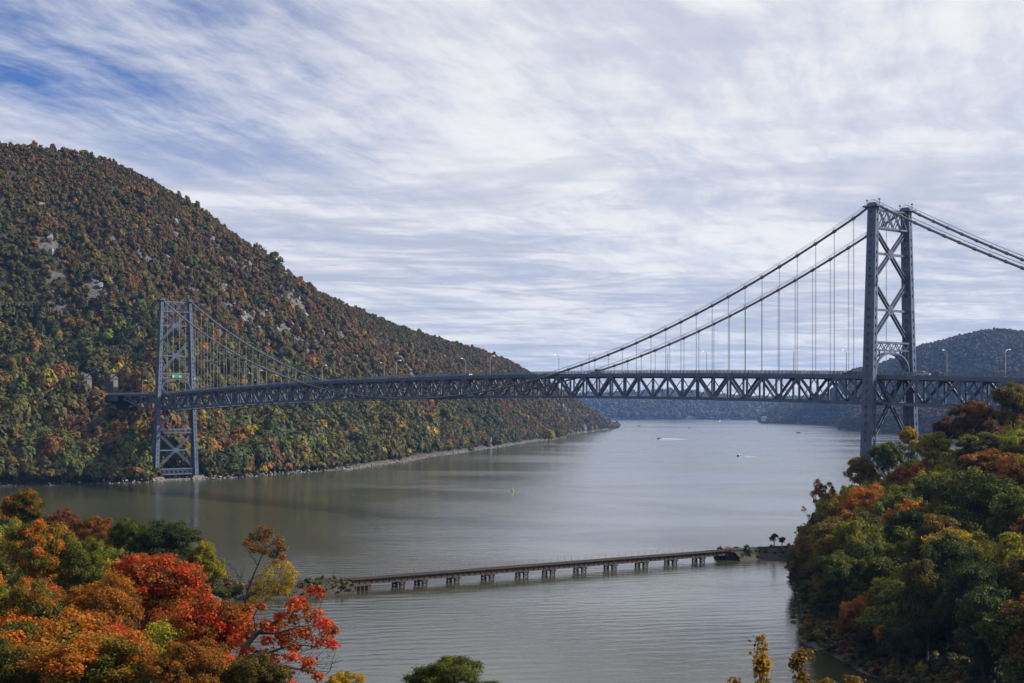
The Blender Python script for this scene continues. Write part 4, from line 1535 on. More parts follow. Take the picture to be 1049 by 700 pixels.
def leaf_cloud(cen, rad, n_leaf, leaf, r, tint=None, flat=0.72, droop=0.0):
    """Leaves on clumps: thin kites lying roughly along the skin of each clump. Returns V, tint."""
    cen, rad = np.asarray(cen, float), np.asarray(rad, float)
    n = len(cen)
    mid = cen.mean(0)
    out = cen - mid
    out /= np.linalg.norm(out, axis=1)[:, None] + 1e-6
    ld = r.normal(size=(n, n_leaf, 3)) + out[:, None] * 0.45
    ld[..., 2] += 0.30
    ld /= np.linalg.norm(ld, axis=2)[..., None]
    p = cen[:, None] + ld * rad[:, None, None] * np.where(r.random((n, n_leaf, 1)) < .14, r.uniform(1.05, 1.5, (n, n_leaf, 1)), r.uniform(0.25, 1.1, (n, n_leaf, 1)) ** 0.55) * np.array([1, 1, flat])
    nrm = ld * 0.7 + r.normal(size=ld.shape) * 0.55 + np.array([0, 0, 0.45])
    nrm = nrm.reshape(-1, 3)
    nrm /= np.linalg.norm(nrm, axis=1)[:, None]
    p = p.reshape(-1, 3)
    t = np.cross(nrm, r.normal(size=nrm.shape))
    t /= np.linalg.norm(t, axis=1)[:, None] + 1e-9
    b = np.cross(nrm, t)
    s = leaf * r.uniform(0.6, 1.35, (len(p), 1))
    fold = nrm * s * 0.22
    V = np.stack([p - t * s, p - b * s * 0.62 + fold, p + t * s, p + b * s * 0.62 + fold], 1)
    ct = r.random(n) if tint is None else np.asarray(tint, float)
    tt = np.repeat(np.clip(ct, 0, 1), n_leaf) * 0.68 + r.random(len(p)) * 0.32
    return V.reshape(-1, 3), np.repeat(tt, 4)


def cloud_mesh(name, V, tint, mat):
    return raw_mesh(name, V, np.arange(len(V)).reshape(-1, 4), [mat], {'tint': ('FLOAT', tint)})


def crown_proto(seed, n_clump, n_leaf, leaf, loose=0.0, tall=1.0):
    """A broad-leaved crown and the limbs inside it."""
    r = np.random.default_rng(seed)
    # a few great boughs make the outline, clumps cover each of them
    nl = int(r.integers(6, 9))
    lc, lr = [np.array([r.normal(0, .5), r.normal(0, .5), HC0 * .70])], [r.uniform(2.1, 2.7)]
    a0 = r.uniform(0, 6.28)
    for q in range(nl):
        an = a0 + 2.4 * q + r.normal(0, .3)
        hz_ = r.uniform(.22, .74)
        rad_ = R0 * r.uniform(.42, .66) * (1.0 - abs(hz_ - .42) * .6)
        lc.append(np.array([math.cos(an) * rad_, math.sin(an) * rad_, HC0 * hz_]))
        lr.append(r.uniform(1.5, 2.4))
    cen, rad = [], []
    tries = 0
    while len(cen) < n_clump and tries < 12000:
        tries += 1
        q = int(r.integers(0, len(lc)))
        d = r.normal(size=3)
        d[2] += .35
        d /= np.linalg.norm(d)
        rr_ = R0 * r.uniform(0.11, 0.24) * (0.85 if loose else 1)
        c = lc[q] + d * lr[q] * np.array([1, 1, .85]) * r.uniform(.55, 1.08)
        if c[2] < .5 or c[2] > HC0 * .97:
            continue
        if all(np.linalg.norm(c - q_) > (rr_ + s_) * (0.46 + loose * 0.25) for q_, s_ in zip(cen, rad)):
            cen.append(c)
            rad.append(rr_)
    cen, rad = np.array(cen), np.array(rad)
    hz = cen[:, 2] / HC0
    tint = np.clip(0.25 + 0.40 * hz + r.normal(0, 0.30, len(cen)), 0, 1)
    V, tt = leaf_cloud(cen, rad, n_leaf, leaf, r, tint)
    m = MB()
    k = min(9, len(cen) // 2)
    tips = cen[r.choice(len(cen), k, replace=False)]
    spine = [Vector((0, 0, -0.3)), Vector((r.normal(0, .15), r.normal(0, .15), HC0 * .35)), Vector((r.normal(0, .3), r.normal(0, .3), HC0 * .78))]
    m.tube(spine, [.24, .17, .05], 6)
    mids = []
    for tp in tips:
        z0 = max(0.0, min(HC0 * .6, tp[2] - np.hypot(tp[0], tp[1]) * r.uniform(.5, .9)))
        a = Vector((0, 0, z0))
        b = Vector(tp)
        mm = a.lerp(b, .5) + Vector((0, 0, .35))
        m.tube([a, mm, b], [.15, .10, .045], 5)
        mids.append((mm, b))
    for c in cen:
        c = Vector(c)
        a = min((q for pr in mids for q in pr), key=lambda q: (q - c).length)
        if .4 < (a - c).length < 4.5:
            m.tube([a, a.lerp(c, .5) + Vector((0, 0, .12)), c], [.06, .042, .018], 4)
    return V, tt, m


def proto_meshes(name, *a, **k):
    V, tt, m = crown_proto(*a, **k)
    me = cloud_mesh(name + '_crown', V, tt, LEAF_MAT['green'])
    lm = bpy.data.meshes.new(name + '_limbs')
    lm.from_pydata(m.v, [], m.f)
    lm.materials.append(BARK)
    for p in lm.polygons:
        p.use_smooth = True
    return me, lm


PROTO = {
    'dense': [proto_meshes('dense', 100 + i, 125, 330, 0.128) for i in range(6)],
    'mid': [proto_meshes('mid', 130 + i, 110, 150, 0.188) for i in range(6)],
    'loose': [proto_meshes('loose', 150 + i, 46, 95, 0.22, 0.6) for i in range(4)],
}
tk = MB()
tk.tube([(0, 0, 0), (0, 0, .06), (.012, .01, .4), (-.008, .012, .75), (0, 0, 1)], [.050, .036, .029, .023, .016], 8)
TRUNK_ME = bpy.data.meshes.new('trunk')
TRUNK_ME.from_pydata([(x * 10, y * 10, z) for x, y, z in tk.v], [], tk.f)
TRUNK_ME.materials.append(BARK)
for p in TRUNK_ME.polygons:
    p.use_smooth = True
rt = random.Random(21)


def tree(kind, scheme, label, x, y, ztop, R, gz, group, hc=None, name='broadleaf_tree'):
    """A tree standing at (x, y) on ground gz with its top at ztop and a crown R wide on each side."""
    hc = hc or max(R * rt.uniform(1.65, 2.0), (ztop - gz) * .72)
    hc = min(hc, (ztop - gz) * .92)
    root = thing(name, label, 'tree', (x, y, gz - 0.3), 0, group)
    cm, lm = rt.choice(PROTO[kind])
    foot = ztop - gz + 0.3 - hc
    rz = rt.uniform(0, 6.28)
    c = link('crown', cm, root)
    l = link('limbs', lm, root)
    for o in (c, l):
        o.location, o.scale, o.rotation_euler = (0, 0, foot), (R / R0, R / R0, hc / HC0), (0, 0, rz)
    sl = c.material_slots[0]
    sl.link = 'OBJECT'
    sl.material = LEAF_MAT[scheme]
    t = link('trunk', TRUNK_ME, root)
    H = foot + hc * .25
    w = max(.5, R / 6.0)
    t.scale = (w, w, H)
    t.rotation_euler = (0, 0, rz)
    return root


HAND = []                                             # picture ellipses of the placed crowns


def put(kind, scheme, label, px, top, wpx, y, bankz, group, hpx=None, name='broadleaf_tree'):
    R = wpx / 2 * y / FPX
    x = (px - CX) / FPX * y
    zt = EYE + (HORIZON - top) / FPX * y
    gz = float(bankz(x, y))
    hc = hpx * y / FPX if hpx else None
    HAND.append((px, top + wpx * .45, wpx * .5, y))
    return tree(kind, scheme, label, x, y, zt, R, gz, group, hc, name)


GR = 'trees on the right bank'
for kind, sch, label, px, top, w, y, hp_ in [
    ('dense', 'orange', 'orange tree in the middle of the right bank edge, biggest orange crown there', 886, 494, 52, 318, 62),
    ('dense', 'bright green', 'wide green tree low on the right bank with a bright domed top', 893, 545, 78, 262, 88),
    ('dense', 'green', 'largest green tree on the right bank, its crown spreading to the right edge', 996, 477, 108, 268, 96),
    ('mid', 'rust', 'red brown tree near the crest of the right bank below the bridge deck', 1000, 409, 50, 352, 42),
    ('mid', 'olive', 'brown olive tree rising against the bridge deck at the far right', 1038, 391, 44, 345, 52),
    ('mid', 'maroon', 'maroon tree just right of the near tower foot', 972, 427, 34, 362, 36),
    ('mid', 'lime', 'light green tree beside the maroon one, right of the near tower foot', 958, 442, 40, 352, 34),
    ('mid', 'yellow', 'small yellow tree between the legs of the near tower', 931, 437, 24, 392, 24),
    ('mid', 'green', 'green tree in front of the near tower foot', 910, 449, 36, 372, 38),
    ('mid', 'lime', 'bright green tree under the red brown one near the crest', 1006, 440, 52, 338, 34),
    ('mid', 'orange', 'wide yellow orange tree across the upper right bank', 1015, 460, 78, 318, 34),
    ('loose', 'rust', 'thin brown tree leaning over the water at the outer edge of the right bank', 843, 488, 34, 372, 48),
    ('mid', 'olive', 'olive tree on the upper edge of the right bank beside the tower', 885, 466, 36, 375, 36),
    ('mid', 'green', 'small round green tree above the end of the causeway', 848, 516, 32, 350, 36),
    ('mid', 'rust', 'thin rusty tree hanging over the creek below the causeway end', 837, 548, 46, 312, 84),
    ('dense', 'rust', 'dull red brown tree low in the shade of the right bank', 994, 608, 62, 232, 76),
    ('dense', 'olive', 'yellow olive tree at the lower right, tallest by the right edge', 1042, 575, 56, 226, 110),
    ('dense', 'dark green', 'dark green tree in the lower right corner', 1018, 655, 52, 205, 60),
    ('dense', 'green', 'small green tree low on the right bank near the waterline', 941, 638, 34, 238, 40),
    ('mid', 'green', 'green tree on the right bank under the yellow orange crown', 945, 486, 44, 322, 40),
    ('mid', 'orange', 'small orange tree on the right bank behind the big orange one', 925, 476, 34, 345, 34),
    ('dense', 'orange', 'brown orange tree between the two big green ones on the right bank', 945, 540, 52, 280, 66),
    ('mid', 'dark green', 'dark tree at the waterline below the thin rusty one', 862, 596, 40, 284, 50),
    ('dense', 'orange', 'orange tree at the right edge above the yellow olive one', 1040, 522, 46, 250, 52),
    ('dense', 'rust', 'rust tree low on the right bank beside the shady bank foot', 958, 598, 44, 250, 62),
]:
    put(kind, sch, label, px, top, w, y, right_z, GR, hp_)

GL = 'trees on the near bank'
for kind, sch, label, px, top, w, y, hp_ in [
    ('dense', 'mixed', 'tall tree turning orange at the top by the left edge above the others', 24, 499, 46, 186, 46),
    ('loose', 'maroon', 'half bare maroon tree between the turning tree and the rusty ones', 62, 518, 44, 205, 40),
    ('dense', 'rust', 'rusty olive tree behind the green ones on the near bank', 98, 528, 50, 205, 44),
    ('dense', 'green', 'green tree left of the dark green one', 133, 530, 46, 200, 44),
    ('dense', 'dark green', 'round dark green tree at the far end of the near bank', 172, 532, 66, 200, 52),
    ('dense', 'lime', 'yellow green tree at the waterside right of the dark green one', 209, 553, 42, 208, 50),
    ('dense', 'mixed', 'broad tree of mixed green and orange on the left', 40, 531, 76, 150, 76),
    ('dense', 'bright green', 'green tree with yellowing tips left of the tall red maple', 84, 549, 60, 152, 66),
    ('dense', 'mixed', 'reddish orange tree at the left edge, below the mixed one', 32, 590, 88, 104, 104),
    ('dense', 'red', 'tallest red maple in the middle of the near bank', 160, 562, 104, 116, 92),
    ('dense', 'orange', 'orange tree between the two red ones on the near bank', 108, 588, 84, 104, 84),
    ('dense', 'red', 'vivid scarlet maple at the right of the near bank', 214, 608, 100, 88, 100),
    ('dense', 'mixed', 'olive orange tree along the bottom edge below the orange one', 104, 642, 130, 76, 92),
    ('dense', 'mixed', 'tree of mixed green and orange in the bottom left corner', 10, 652, 84, 78, 80),
    ('dense', 'orange', 'orange tree at the bottom under the scarlet maple', 190, 652, 84, 74, 80),
    ('dense', 'olive', 'olive yellow tree at the bottom right of the near bank', 262, 664, 74, 76, 70),
]:
    put(kind, sch, label, px, top, w, y, left_z, GL, hp_)

# fillers, so that the woods close up
SIL_R = np.array([(790, 640), (806, 560), (812, 545), (822, 522), (835, 500), (850, 494), (868, 482), (886, 470), (905, 460), (925, 447), (945, 440), (968, 428), (985, 415), (1005, 410), (1030, 400), (1049, 397), (1200, 380)], float)
SIL_L = np.array([(-200, 505), (0, 512), (40, 510), (60, 522), (100, 532), (140, 534), (180, 537), (205, 552), (226, 578), (236, 612), (243, 640), (262, 668), (290, 690), (330, 702)], float)
FILL = []


def fill(bankz, sil, x0, x1, y0, y1, step, table, side, seed):
    r = np.random.default_rng(seed)
    for gx in np.arange(x0, x1, step):
        for gy in np.arange(y0, y1, step):
            x, y = gx + r.uniform(-.4, .4) * step, gy + r.uniform(-.4, .4) * step
            gz = float(bankz(x, y))
            if gz < 0.5 or y < 40:
                continue
            R, H = (r.uniform(4.2, 6.4), r.uniform(13, 19.0)) if side == 'r' else (r.uniform(3.2, 5.0), r.uniform(9.5, 15.0))
            if inside_depth(POLY_R if side == 'r' else POLY_L, x, y) < (5 if side == 'r' else 3):
                R, H = R * .6, H * .55
            px, pt = to_px(x, y, gz + H)
            if px < -60 or px > 1110:
                continue
            w = R / y * FPX
            lim = max(np.interp(px + d, sil[:, 0], sil[:, 1]) for d in (-w * .8, 0, w * .8))
            if pt < lim + 3:
                H2 = H - (lim + 3 - pt) * y / FPX
                if H2 < 4.0:
                    continue
                R, H = R * max(.6, H2 / H), H2
                px, pt = to_px(x, y, gz + H)
            if side == 'r':
                d = Vector((x, y, 0)) - NEAR
                s, u = d.dot(AX), d.dot(Vector((-AX.y, AX.x, 0)))
                if abs(s) < 8 and abs(abs(u) - 12.5) < 7:
                    continue
                if abs(u) < 13 and gz + H > 42.5:
                    continue
            if gz + H * .5 > EYE + (HORIZON - 715) / FPX * y + 999:
                continue
            if pt > 712:
                continue
            w = R / y * FPX
            if any(abs(px - hx) < hw * .45 + w * .3 and abs(pt + w * .6 - hy) < hw * .45 + w * .2 and y < hyy - 1 for hx, hy, hw, hyy in HAND):
                continue
            FILL.append((side, x, y, gz, R, H, px, pt, str(pick(r, 1, {'orange': 5, 'rust': 1, 'yellow': 2.4, 'lime': 2, 'bright green': 1.5, 'green': 2, 'maroon': .8} if side == 'r' and pt < 485 and px > 915 else table)[0]), bankz))


fill(right_z, SIL_R, 48, 190, 190, 470, 5.2, {'green': 4.5, 'dark green': 1.2, 'olive': 3, 'rust': 1.6, 'orange': 3.2, 'maroon': .5, 'bright green': 3.0, 'lime': 1.2, 'yellow': 1.8}, 'r', 3)
fill(left_z, SIL_L, -140, -14, 60, 345, 5.4, {'green': 4, 'rust': 1.6, 'olive': 2.5, 'orange': 2.5, 'mixed': 4, 'bright green': 2.0, 'red': 2.2, 'yellow': .8}, 'l', 4)



def visible_fills():
    """Keep the fillers of which something shows past the crowns in front of them."""
    cov = {}
    crowns = [(y, px, top, hw, None) for px, top, hw, y in [(h[0], h[1] - h[2] * .9, h[2], h[3]) for h in HAND]]
    crowns += [(f[2], f[6], f[7], f[4] / f[2] * FPX, i) for i, f in enumerate(FILL)]
    keep = []
    for y, px, top, hw, i in sorted(crowns, key=lambda c: c[0]):
        hh = hw * 1.0
        cells = [(a, b) for a in range(int((px - hw) // 4), int((px + hw) // 4) + 1) for b in range(int(top // 4), int((top + 2 * hh) // 4) + 1)
                 if ((a * 4 + 2 - px) / hw) ** 2 + ((b * 4 + 2 - top - hh) / hh) ** 2 < 1 and 0 <= a < 263 and 0 <= b < 175]
        free = [c for c in cells if cov.get(c, 0) < 2]
        if i is not None:
            if len(free) < max(3, .12 * len(cells)):
                continue
            keep.append(i)
        for c in cells:
            cov[c] = cov.get(c, 0) + 1
    return [FILL[i] for i in sorted(keep)]


FILL = visible_fills()
ORD = ['', 'second', 'third', 'fourth', 'fifth', 'sixth', 'seventh', 'eighth', 'ninth', 'tenth', 'eleventh', 'twelfth', 'thirteenth', 'fourteenth', 'fifteenth', 'sixteenth', 'seventeenth', 'eighteenth', 'nineteenth', 'twentieth']


SAY = {'olive': 'olive coloured', 'orange': 'orange leaved', 'lime': 'yellow green', 'mixed': 'partly turned', 'rust': 'rust coloured', 'red': 'red leaved', 'yellow': 'yellow leaved', 'maroon': 'maroon leaved'}


def ordinal(i, n):
    if n == 1:
        return ''
    if n == 2:
        return ', left of two' if i == 0 else ', right of two'
    if i == 0:
        return ', leftmost'
    if i == n - 1:
        return ', rightmost'
    if i < 20 and i <= n // 2:
        return ', ' + ORD[i] + ' from left'
    return ', ' + ORD[min(n - 1 - i, 19)] + ' from right'


def zone(side, x, y, px, pt):
    if side == 'r':
        a = 'atop' if pt < 450 else 'high on' if pt < 505 else 'halfway down' if pt < 560 else 'low on' if pt < 620 else 'at the foot of'
        return a + ' the right bank' + (' by the water' if px < 900 else ', far right' if px > 985 else '')
    a = 'far along' if pt < 545 else 'midway on' if pt < 610 else 'at the bottom of'
    return a + ' the near bank' + (', far left' if px < 70 else ' towards the water' if px > 170 else '')


by = {}
for i, f in enumerate(FILL):
    by.setdefault((f[8], zone(f[0], f[1], f[2], f[6], f[7])), []).append(i)
for (sch, zn), ids in by.items():
    ids.sort(key=lambda i: FILL[i][6])
    for k, i in enumerate(ids):
        side, x, y, gz, R, H, px, pt, sch, bz = FILL[i]
        tree('dense' if y < 170 else 'mid', sch, SAY.get(sch, sch) + ' tree ' + zn + ordinal(k, len(ids)), x, y, gz + H, R, gz, GR if side == 'r' else GL)


def undergrowth(name, bankz, poly, x0, x1, y0, y1, n, seed, mixt, hi=2.2):
    r = np.random.default_rng(seed)
    x, y = r.uniform(x0, x1, n), r.uniform(y0, y1, n)
    d = inside_depth(poly, x, y)
    px, py = to_px(x, y, bankz(x, y))
    k = (d > .6) & (y > 50) & (px > -80) & (px < 1130) & (py < 740)
    x, y = x[k], y[k]
    z = bankz(x, y)
    w = r.uniform(.9, 2.6, len(x))
    h = w * r.uniform(.5, .95, len(x)) * hi / 2.2
    wood(name, np.stack([x, y, z - .15], -1), w, h, pick(r, len(x), mixt), KIT_MID, seed)


UNDER = {'dark green': 4, 'green': 3, 'olive': 4, 'rust': 2.4, 'maroon': .6, 'yellow': .25, 'orange': .4}
undergrowth('undergrowth', right_z, POLY_R, 48, 200, 180, 470, 26000, 71, UNDER)
undergrowth('undergrowth', left_z, POLY_L, -140, 30, 60, 350, 22000, 72, UNDER)
rg = np.random.default_rng(73)
cp, cq = np.array([(-104, 302), (-67, 311.6), (-50, 317), (-38.5, 323.5)]), np.array([(60, 391.5), (70, 398.5), (92, 408), (112, 412)])
pts_ = []
for path, nn in ((cp, 420), (cq, 150)):
    for _ in range(nn):
        i = rg.integers(0, 3)
        a, b = path[i], path[i + 1]
        q = a + (b - a) * rg.random()
        dd = (b - a) / np.linalg.norm(b - a)
        o = rg.choice([-1, 1]) * rg.uniform(2.6, 6.6)
        pts_.append((q[0] + dd[1] * o, q[1] - dd[0] * o, np.interp(abs(o), [2.6, 3.2, 4.4, 5.6, 7], [2.2, 2.1, 1.15, .28, -.6])))
pts_ = np.array(pts_)
pts_ = pts_[pts_[:, 2] > .15]
ww = rg.uniform(.3, 1.1, len(pts_)) * np.where(rg.random(len(pts_)) < .10, 1.8, 1)
wood('causeway_scrub', pts_, ww, ww * rg.uniform(.6, 1.1, len(pts_)), pick(rg, len(pts_), {'olive': 4, 'green': 3, 'dark green': 3, 'yellow': 1.6, 'rust': 1}), KIT_MID, 74)


# bare and half-bare trees: branches first, then leaves where they still hang
def branches(m, p, d, L, rad, depth, r, tips, spread=0.55, up=0.12):
    k = 3
    pts, rs = [p], [rad]
    q = p.copy()
    dd = d.copy()
    for i in range(k):
        dd = (dd + Vector((r.gauss(0, .13), r.gauss(0, .13), r.gauss(0, .08) + up * .3))).normalized()
        q = q + dd * (L / k)
        pts.append(q.copy())
        rs.append(rad * (1 - .45 * (i + 1) / k))
    m.tube(pts, rs, 6 if rad > .05 else 4)
    if depth == 0:
        tips.append(q)
        return
    for i in range(r.choice([2, 3, 3])):
        a = pts[r.choice([1, 2, 3, 3])]
        nd = (dd + Vector((r.gauss(0, spread), r.gauss(0, spread), r.gauss(0, spread * .6) + up))).normalized()
        branches(m, a, nd, L * r.uniform(.55, .8), rad * .52, depth - 1, r, tips, spread, up)


def bare_tree(label, x, y, gz, H, seed, group, leaves=None, lean=(0, 0), name='bare_tree', rad=.2):
    r = random.Random(seed)
    root = thing(name, label, 'tree', (x, y, gz - .3), 0, group)
    m, tips = MB(), []
    branches(m, Vector((0, 0, 0)), Vector((lean[0], lean[1], 1)).normalized(), H * .42, rad, 4, r, tips)
    m.build('trunk', BARK, root, True)
    if leaves:
        sch, frac, rc, nl, lf = leaves
        cen = [tuple(t) for t in tips if r.random() < frac]
        if cen:
            V, tt = leaf_cloud(cen, [rc * r.uniform(.6, 1.2) for _ in cen], nl, lf, np.random.default_rng(seed))
            link('crown', cloud_mesh('crown', V, tt, LEAF_MAT[sch]), root)
    return root


def rgz(x, y):
    return float(right_z(x, y))


bare_tree('bare grey shrub at the waterline below the causeway end', 64.0, 300, rgz(64, 300), 9, 3, GR)
bare_tree('bare twiggy tree leaning over the creek lower on the right bank', 62.0, 283, rgz(62, 283), 8, 5, GR, ('rust', .25, .5, 12, .2), (-.3, 0))
bare_tree('thin bare tree on the outermost tip of the right bank above the causeway', 86.0, 400, rgz(86, 400), 13, 8, GR, ('rust', .3, .8, 16, .3), (-.15, 0))
bare_tree('pale leafless tree in front of the wide green one on the right bank', 68.5, 244, rgz(68.5, 244), 12, 11, GR)
for i, (x, y, H, lf, lab) in enumerate([(66.5, 316, 8, 'rust', 'bare twiggy shrub by the water, upper one of the row on the right bank'), (59, 268, 7, None, 'small bare shrub on the shore rocks low on the right bank'), (62, 240, 9, 'amber', 'half bare amber tree low on the right bank over the shore'),
                                        (66, 226, 8, None, 'bare sapling at the lower right shore'), (79, 372, 10, 'amber', 'thin amber leaved tree on the upper waterside of the right bank'), (69.5, 342, 10, 'rust', 'thin rusty tree with bare top on the right bank above the creek')]):
    bare_tree(lab, x, y, rgz(x, y), H, 40 + i, GR, (lf, .45, .55, 26, .16) if lf else None, (-.25, 0))
for i, (px, y, lab) in enumerate([(793, 404, 'small dark bush on the causeway end, left of two'), (801, 408, 'low dark shrub on the causeway end, right of two')]):
    put('mid', 'dark green', lab, px, 546 + i * 4, 9 - i * 1, y, lambda x, y_: 2.6, GR, 9 - i * 2, 'bush')

# the slender tree by the causeway: leaf left at its top and on one low side
sx_, sy_ = (249 - CX) / FPX * 200, 200.0
sgz = float(left_z(sx_, sy_))
px2m = 200 / FPX


def sl(px, py, dy=0.0):
    return Vector(((px - 249) * px2m, dy, EYE + (HORIZON - py) * px2m - sgz))


root = thing('half_bare_tree', 'slender half bare tree with an orange top standing by the causeway', 'tree', (sx_, sy_, sgz), 0, GL)
m = MB()
m.tube([Vector((0, 0, -.3)), sl(248, 640), sl(250, 622), sl(254, 604), sl(262, 584), sl(270, 566), sl(273, 548)], [.30, .22, .19, .15, .11, .07, .03], 7)
rb = random.Random(9)
tips = []
for a, b, rr_ in [((251, 618), (240, 578), .09), ((254, 604), (245, 588), .07), ((258, 594), (285, 580), .07), ((264, 580), (250, 560), .06), ((268, 568), (286, 552), .06), ((252, 612), (276, 600), .08), ((270, 560), (262, 545), .04), ((256, 600), (292, 596), .05)]:
    p, q = sl(*a), sl(*b, rb.uniform(-1.5, 1.5))
    m.tube([p, p.lerp(q, .5) + Vector((0, 0, .2)), q], [rr_, rr_ * .7, rr_ * .3], 5)
    for k in range(3):
        branches(m, p.lerp(q, rb.uniform(.35, 1)), ((q - p).normalized() + Vector((rb.gauss(0, .5), rb.gauss(0, .5), .2))).normalized(), 1.5, .03, 1, rb, tips)
m.build('trunk', BARK, root, True)
for sch, spots, lab in (('orange', [(268, 544, 5), (276, 546, 5), (262, 550, 5), (284, 556, 5), (288, 562, 4), (271, 554, 6), (256, 556, 4), (280, 568, 5), (272, 563, 5), (262, 562, 4), (290, 570, 3)], 'orange leaves at the top'),
                        ('yellow', [(283, 580, 7), (292, 582, 6), (298, 588, 6), (276, 588, 7), (287, 593, 8), (270, 596, 6), (296, 597, 5), (280, 603, 7), (266, 604, 6), (290, 606, 5), (272, 612, 6), (262, 614, 5)], 'yellow olive leaves lower down')):
    cen = [tuple(sl(a, b, rb.uniform(-1.2, 1.2))) for a, b, _ in spots]
    V, tt = leaf_cloud(cen, [c * px2m * 1.3 for _, _, c in spots], 330, .13, np.random.default_rng(5))
    tag(link('crown', cloud_mesh('crown', V, tt, LEAF_MAT[sch]), root), lab)

# long red-orange boughs reaching out over the water at the right of the near bank
sy2 = 82.0
q2 = sy2 / FPX
bx = (226 - CX) * q2
bgz = float(left_z(bx, sy2))


def sb(px, py, dy=0.0):
    return Vector(((px - 226) * q2, dy, EYE + (HORIZON - py) * q2 - bgz))


root = thing('spreading_maple', 'red orange maple with long boughs reaching out over the water', 'tree', (bx, sy2, bgz), 0, GL)
m = MB()
m.tube([Vector((0, 0, -.3)), sb(228, 720), sb(236, 690), sb(250, 664), sb(262, 650), sb(284, 636), sb(302, 622)], [.42, .34, .26, .19, .15, .09, .04], 7)
tips = []
for pts_, r_ in [([(250, 664), (274, 668), (300, 660), (322, 664)], .12), ([(262, 650), (285, 648), (308, 640), (330, 640)], .09), ([(284, 636), (296, 628), (312, 622), (328, 606)], .07), ([(236, 690), (270, 684), (310, 684), (336, 690)], .12), ([(302, 622), (310, 612), (316, 606)], .04), ([(274, 668), (300, 676), (322, 680)], .05), ([(262, 650), (258, 634), (268, 618)], .07)]:
    pp = [sb(*p, rb.uniform(-1, 1)) for p in pts_]
    m.tube(pp, [r_ * (1 - .8 * i / (len(pp) - 1)) for i in range(len(pp))], 5)
    for p in pp[1:]:
        for k in range(3):
            branches(m, p, Vector((rb.gauss(.4, .5), rb.gauss(0, .6), rb.gauss(.1, .4))).normalized(), 1.1, .025, 1, rb, tips)
m.build('trunk', BARK, root, True)
cen, rad = [], []
for a, b, c in [(316, 608, 7), (322, 612, 7), (326, 604, 5), (308, 614, 8), (302, 620, 9), (312, 624, 9), (322, 632, 9), (334, 638, 9), (341, 646, 7), (326, 644, 10), (314, 638, 9), (302, 634, 8), (290, 630, 7),
                (330, 654, 9), (338, 660, 8), (320, 660, 10), (308, 654, 9), (296, 650, 10), (284, 644, 8), (276, 636, 6), (290, 664, 9), (304, 668, 9), (318, 674, 8), (280, 676, 9), (296, 684, 10), (312, 688, 9), (270, 660, 8), (262, 640, 8), (268, 622, 5), (254, 652, 8), (326, 692, 7), (246, 640, 9), (240, 656, 10), (256, 668, 10), (272, 672, 9), (286, 656, 9), (300, 664, 8), (312, 646, 9), (262, 684, 10), (282, 692, 10), (298, 698, 9), (250, 628, 7), (276, 648, 8)]:
    cen.append(tuple(sb(a, b, rb.uniform(-1.6, 1.6))))
    rad.append(c * q2)
V, tt = leaf_cloud(cen, rad, 110, .115, np.random.default_rng(15), [.12 + .75 * rb.random() for _ in cen], .6)
link('crown', cloud_mesh('crown', V, tt, LEAF_MAT['red']), root)

put('dense', 'yellow', 'small olive yellow tree at the bottom edge beyond the boughs', 352, 687, 46, 78, left_z, GL, 46)
put('dense', 'green', 'dense round green treetop alone at the bottom edge', 464, 671, 98, 88, left_z, GL, 62)
# young trees with sparse golden leaves close by, at the bottom right
for i, (px, top, w, lab) in enumerate([(784, 656, 46, 'sparse golden sapling at the bottom edge, left of two'), (838, 665, 56, 'sparse golden sapling at the bottom edge, right of two')]):
    y = 46.0
    x = (px - CX) / FPX * y
    gz = float(left_z(x, y))
    zt = EYE + (HORIZON - top) / FPX * y
    root = thing('sapling', lab, 'tree', (x, y, gz), 0, GL)
    rs_ = random.Random(30 + i)
    m, cen, rad = MB(), [], []
    H = zt - gz
    stems = ([(0.0, 1.0), (-.55, .80), (.35, .62)], [(-.35, .97), (.1, .86), (.75, .84), (.4, .66)])[i]
    for ox, hf in stems:
        ox *= 1.5
        base = Vector((ox * .25, 0, -.2))
        pts_ = [base.lerp(Vector((ox, rs_.uniform(-.4, .4), H * hf)), k / 5) + Vector((rs_.gauss(0, .04), rs_.gauss(0, .04), 0)) for k in range(6)]
        m.tube(pts_, [.045, .04, .032, .025, .017, .008], 5)
        for k in range(34):
            f = rs_.uniform(.42, 1.0)
            p = base.lerp(pts_[-1], f)
            e = Vector((rs_.gauss(0, .5), rs_.gauss(0, .5), rs_.uniform(0, .5))) * (1.12 - f) * 1.0
            m.tube([p, p + e], [.012, .004], 4)
            cen += [tuple(p + e), tuple(p + e * .55)]
            rad += [.26, .24]
    m.build('trunk', BARK, root, True)
    V, tt = leaf_cloud(cen, rad, 34, .075, np.random.default_rng(60 + i), None, .9)
    link('crown', cloud_mesh('crown', V, tt, LEAF_MAT['amber']), root)

# bushes along the causeway and yellow shrubs at the foot of the far tower
for px, top, w, y, sch, lab in [(228, 602, 20, 303, 'green', 'bushy green shrub on the near end of the causeway'), (243, 600, 15, 308, 'dark green', 'dark shrub beside the slender tree on the causeway'), (262, 603, 17, 308, 'olive', 'olive bush on the creek side of the causeway'),
                                (283, 601, 15, 312, 'green', 'round green bush halfway along the causeway'), (304, 600, 14, 316, 'dark green', 'dark round bush below the track near the trestle'), (316, 592, 6, 326, 'green', 'little green bush on the track bed, left of two'),
                                (328, 591, 7, 327, 'olive', 'little green bush on the track bed, right of two'), (332, 597, 7, 320, 'yellow', 'yellowing weed clump by the trestle end')]:
    put('mid', sch, lab, px, top, w, y, lambda x, y_: .5, 'bushes on the causeway', w * .9, 'bush')


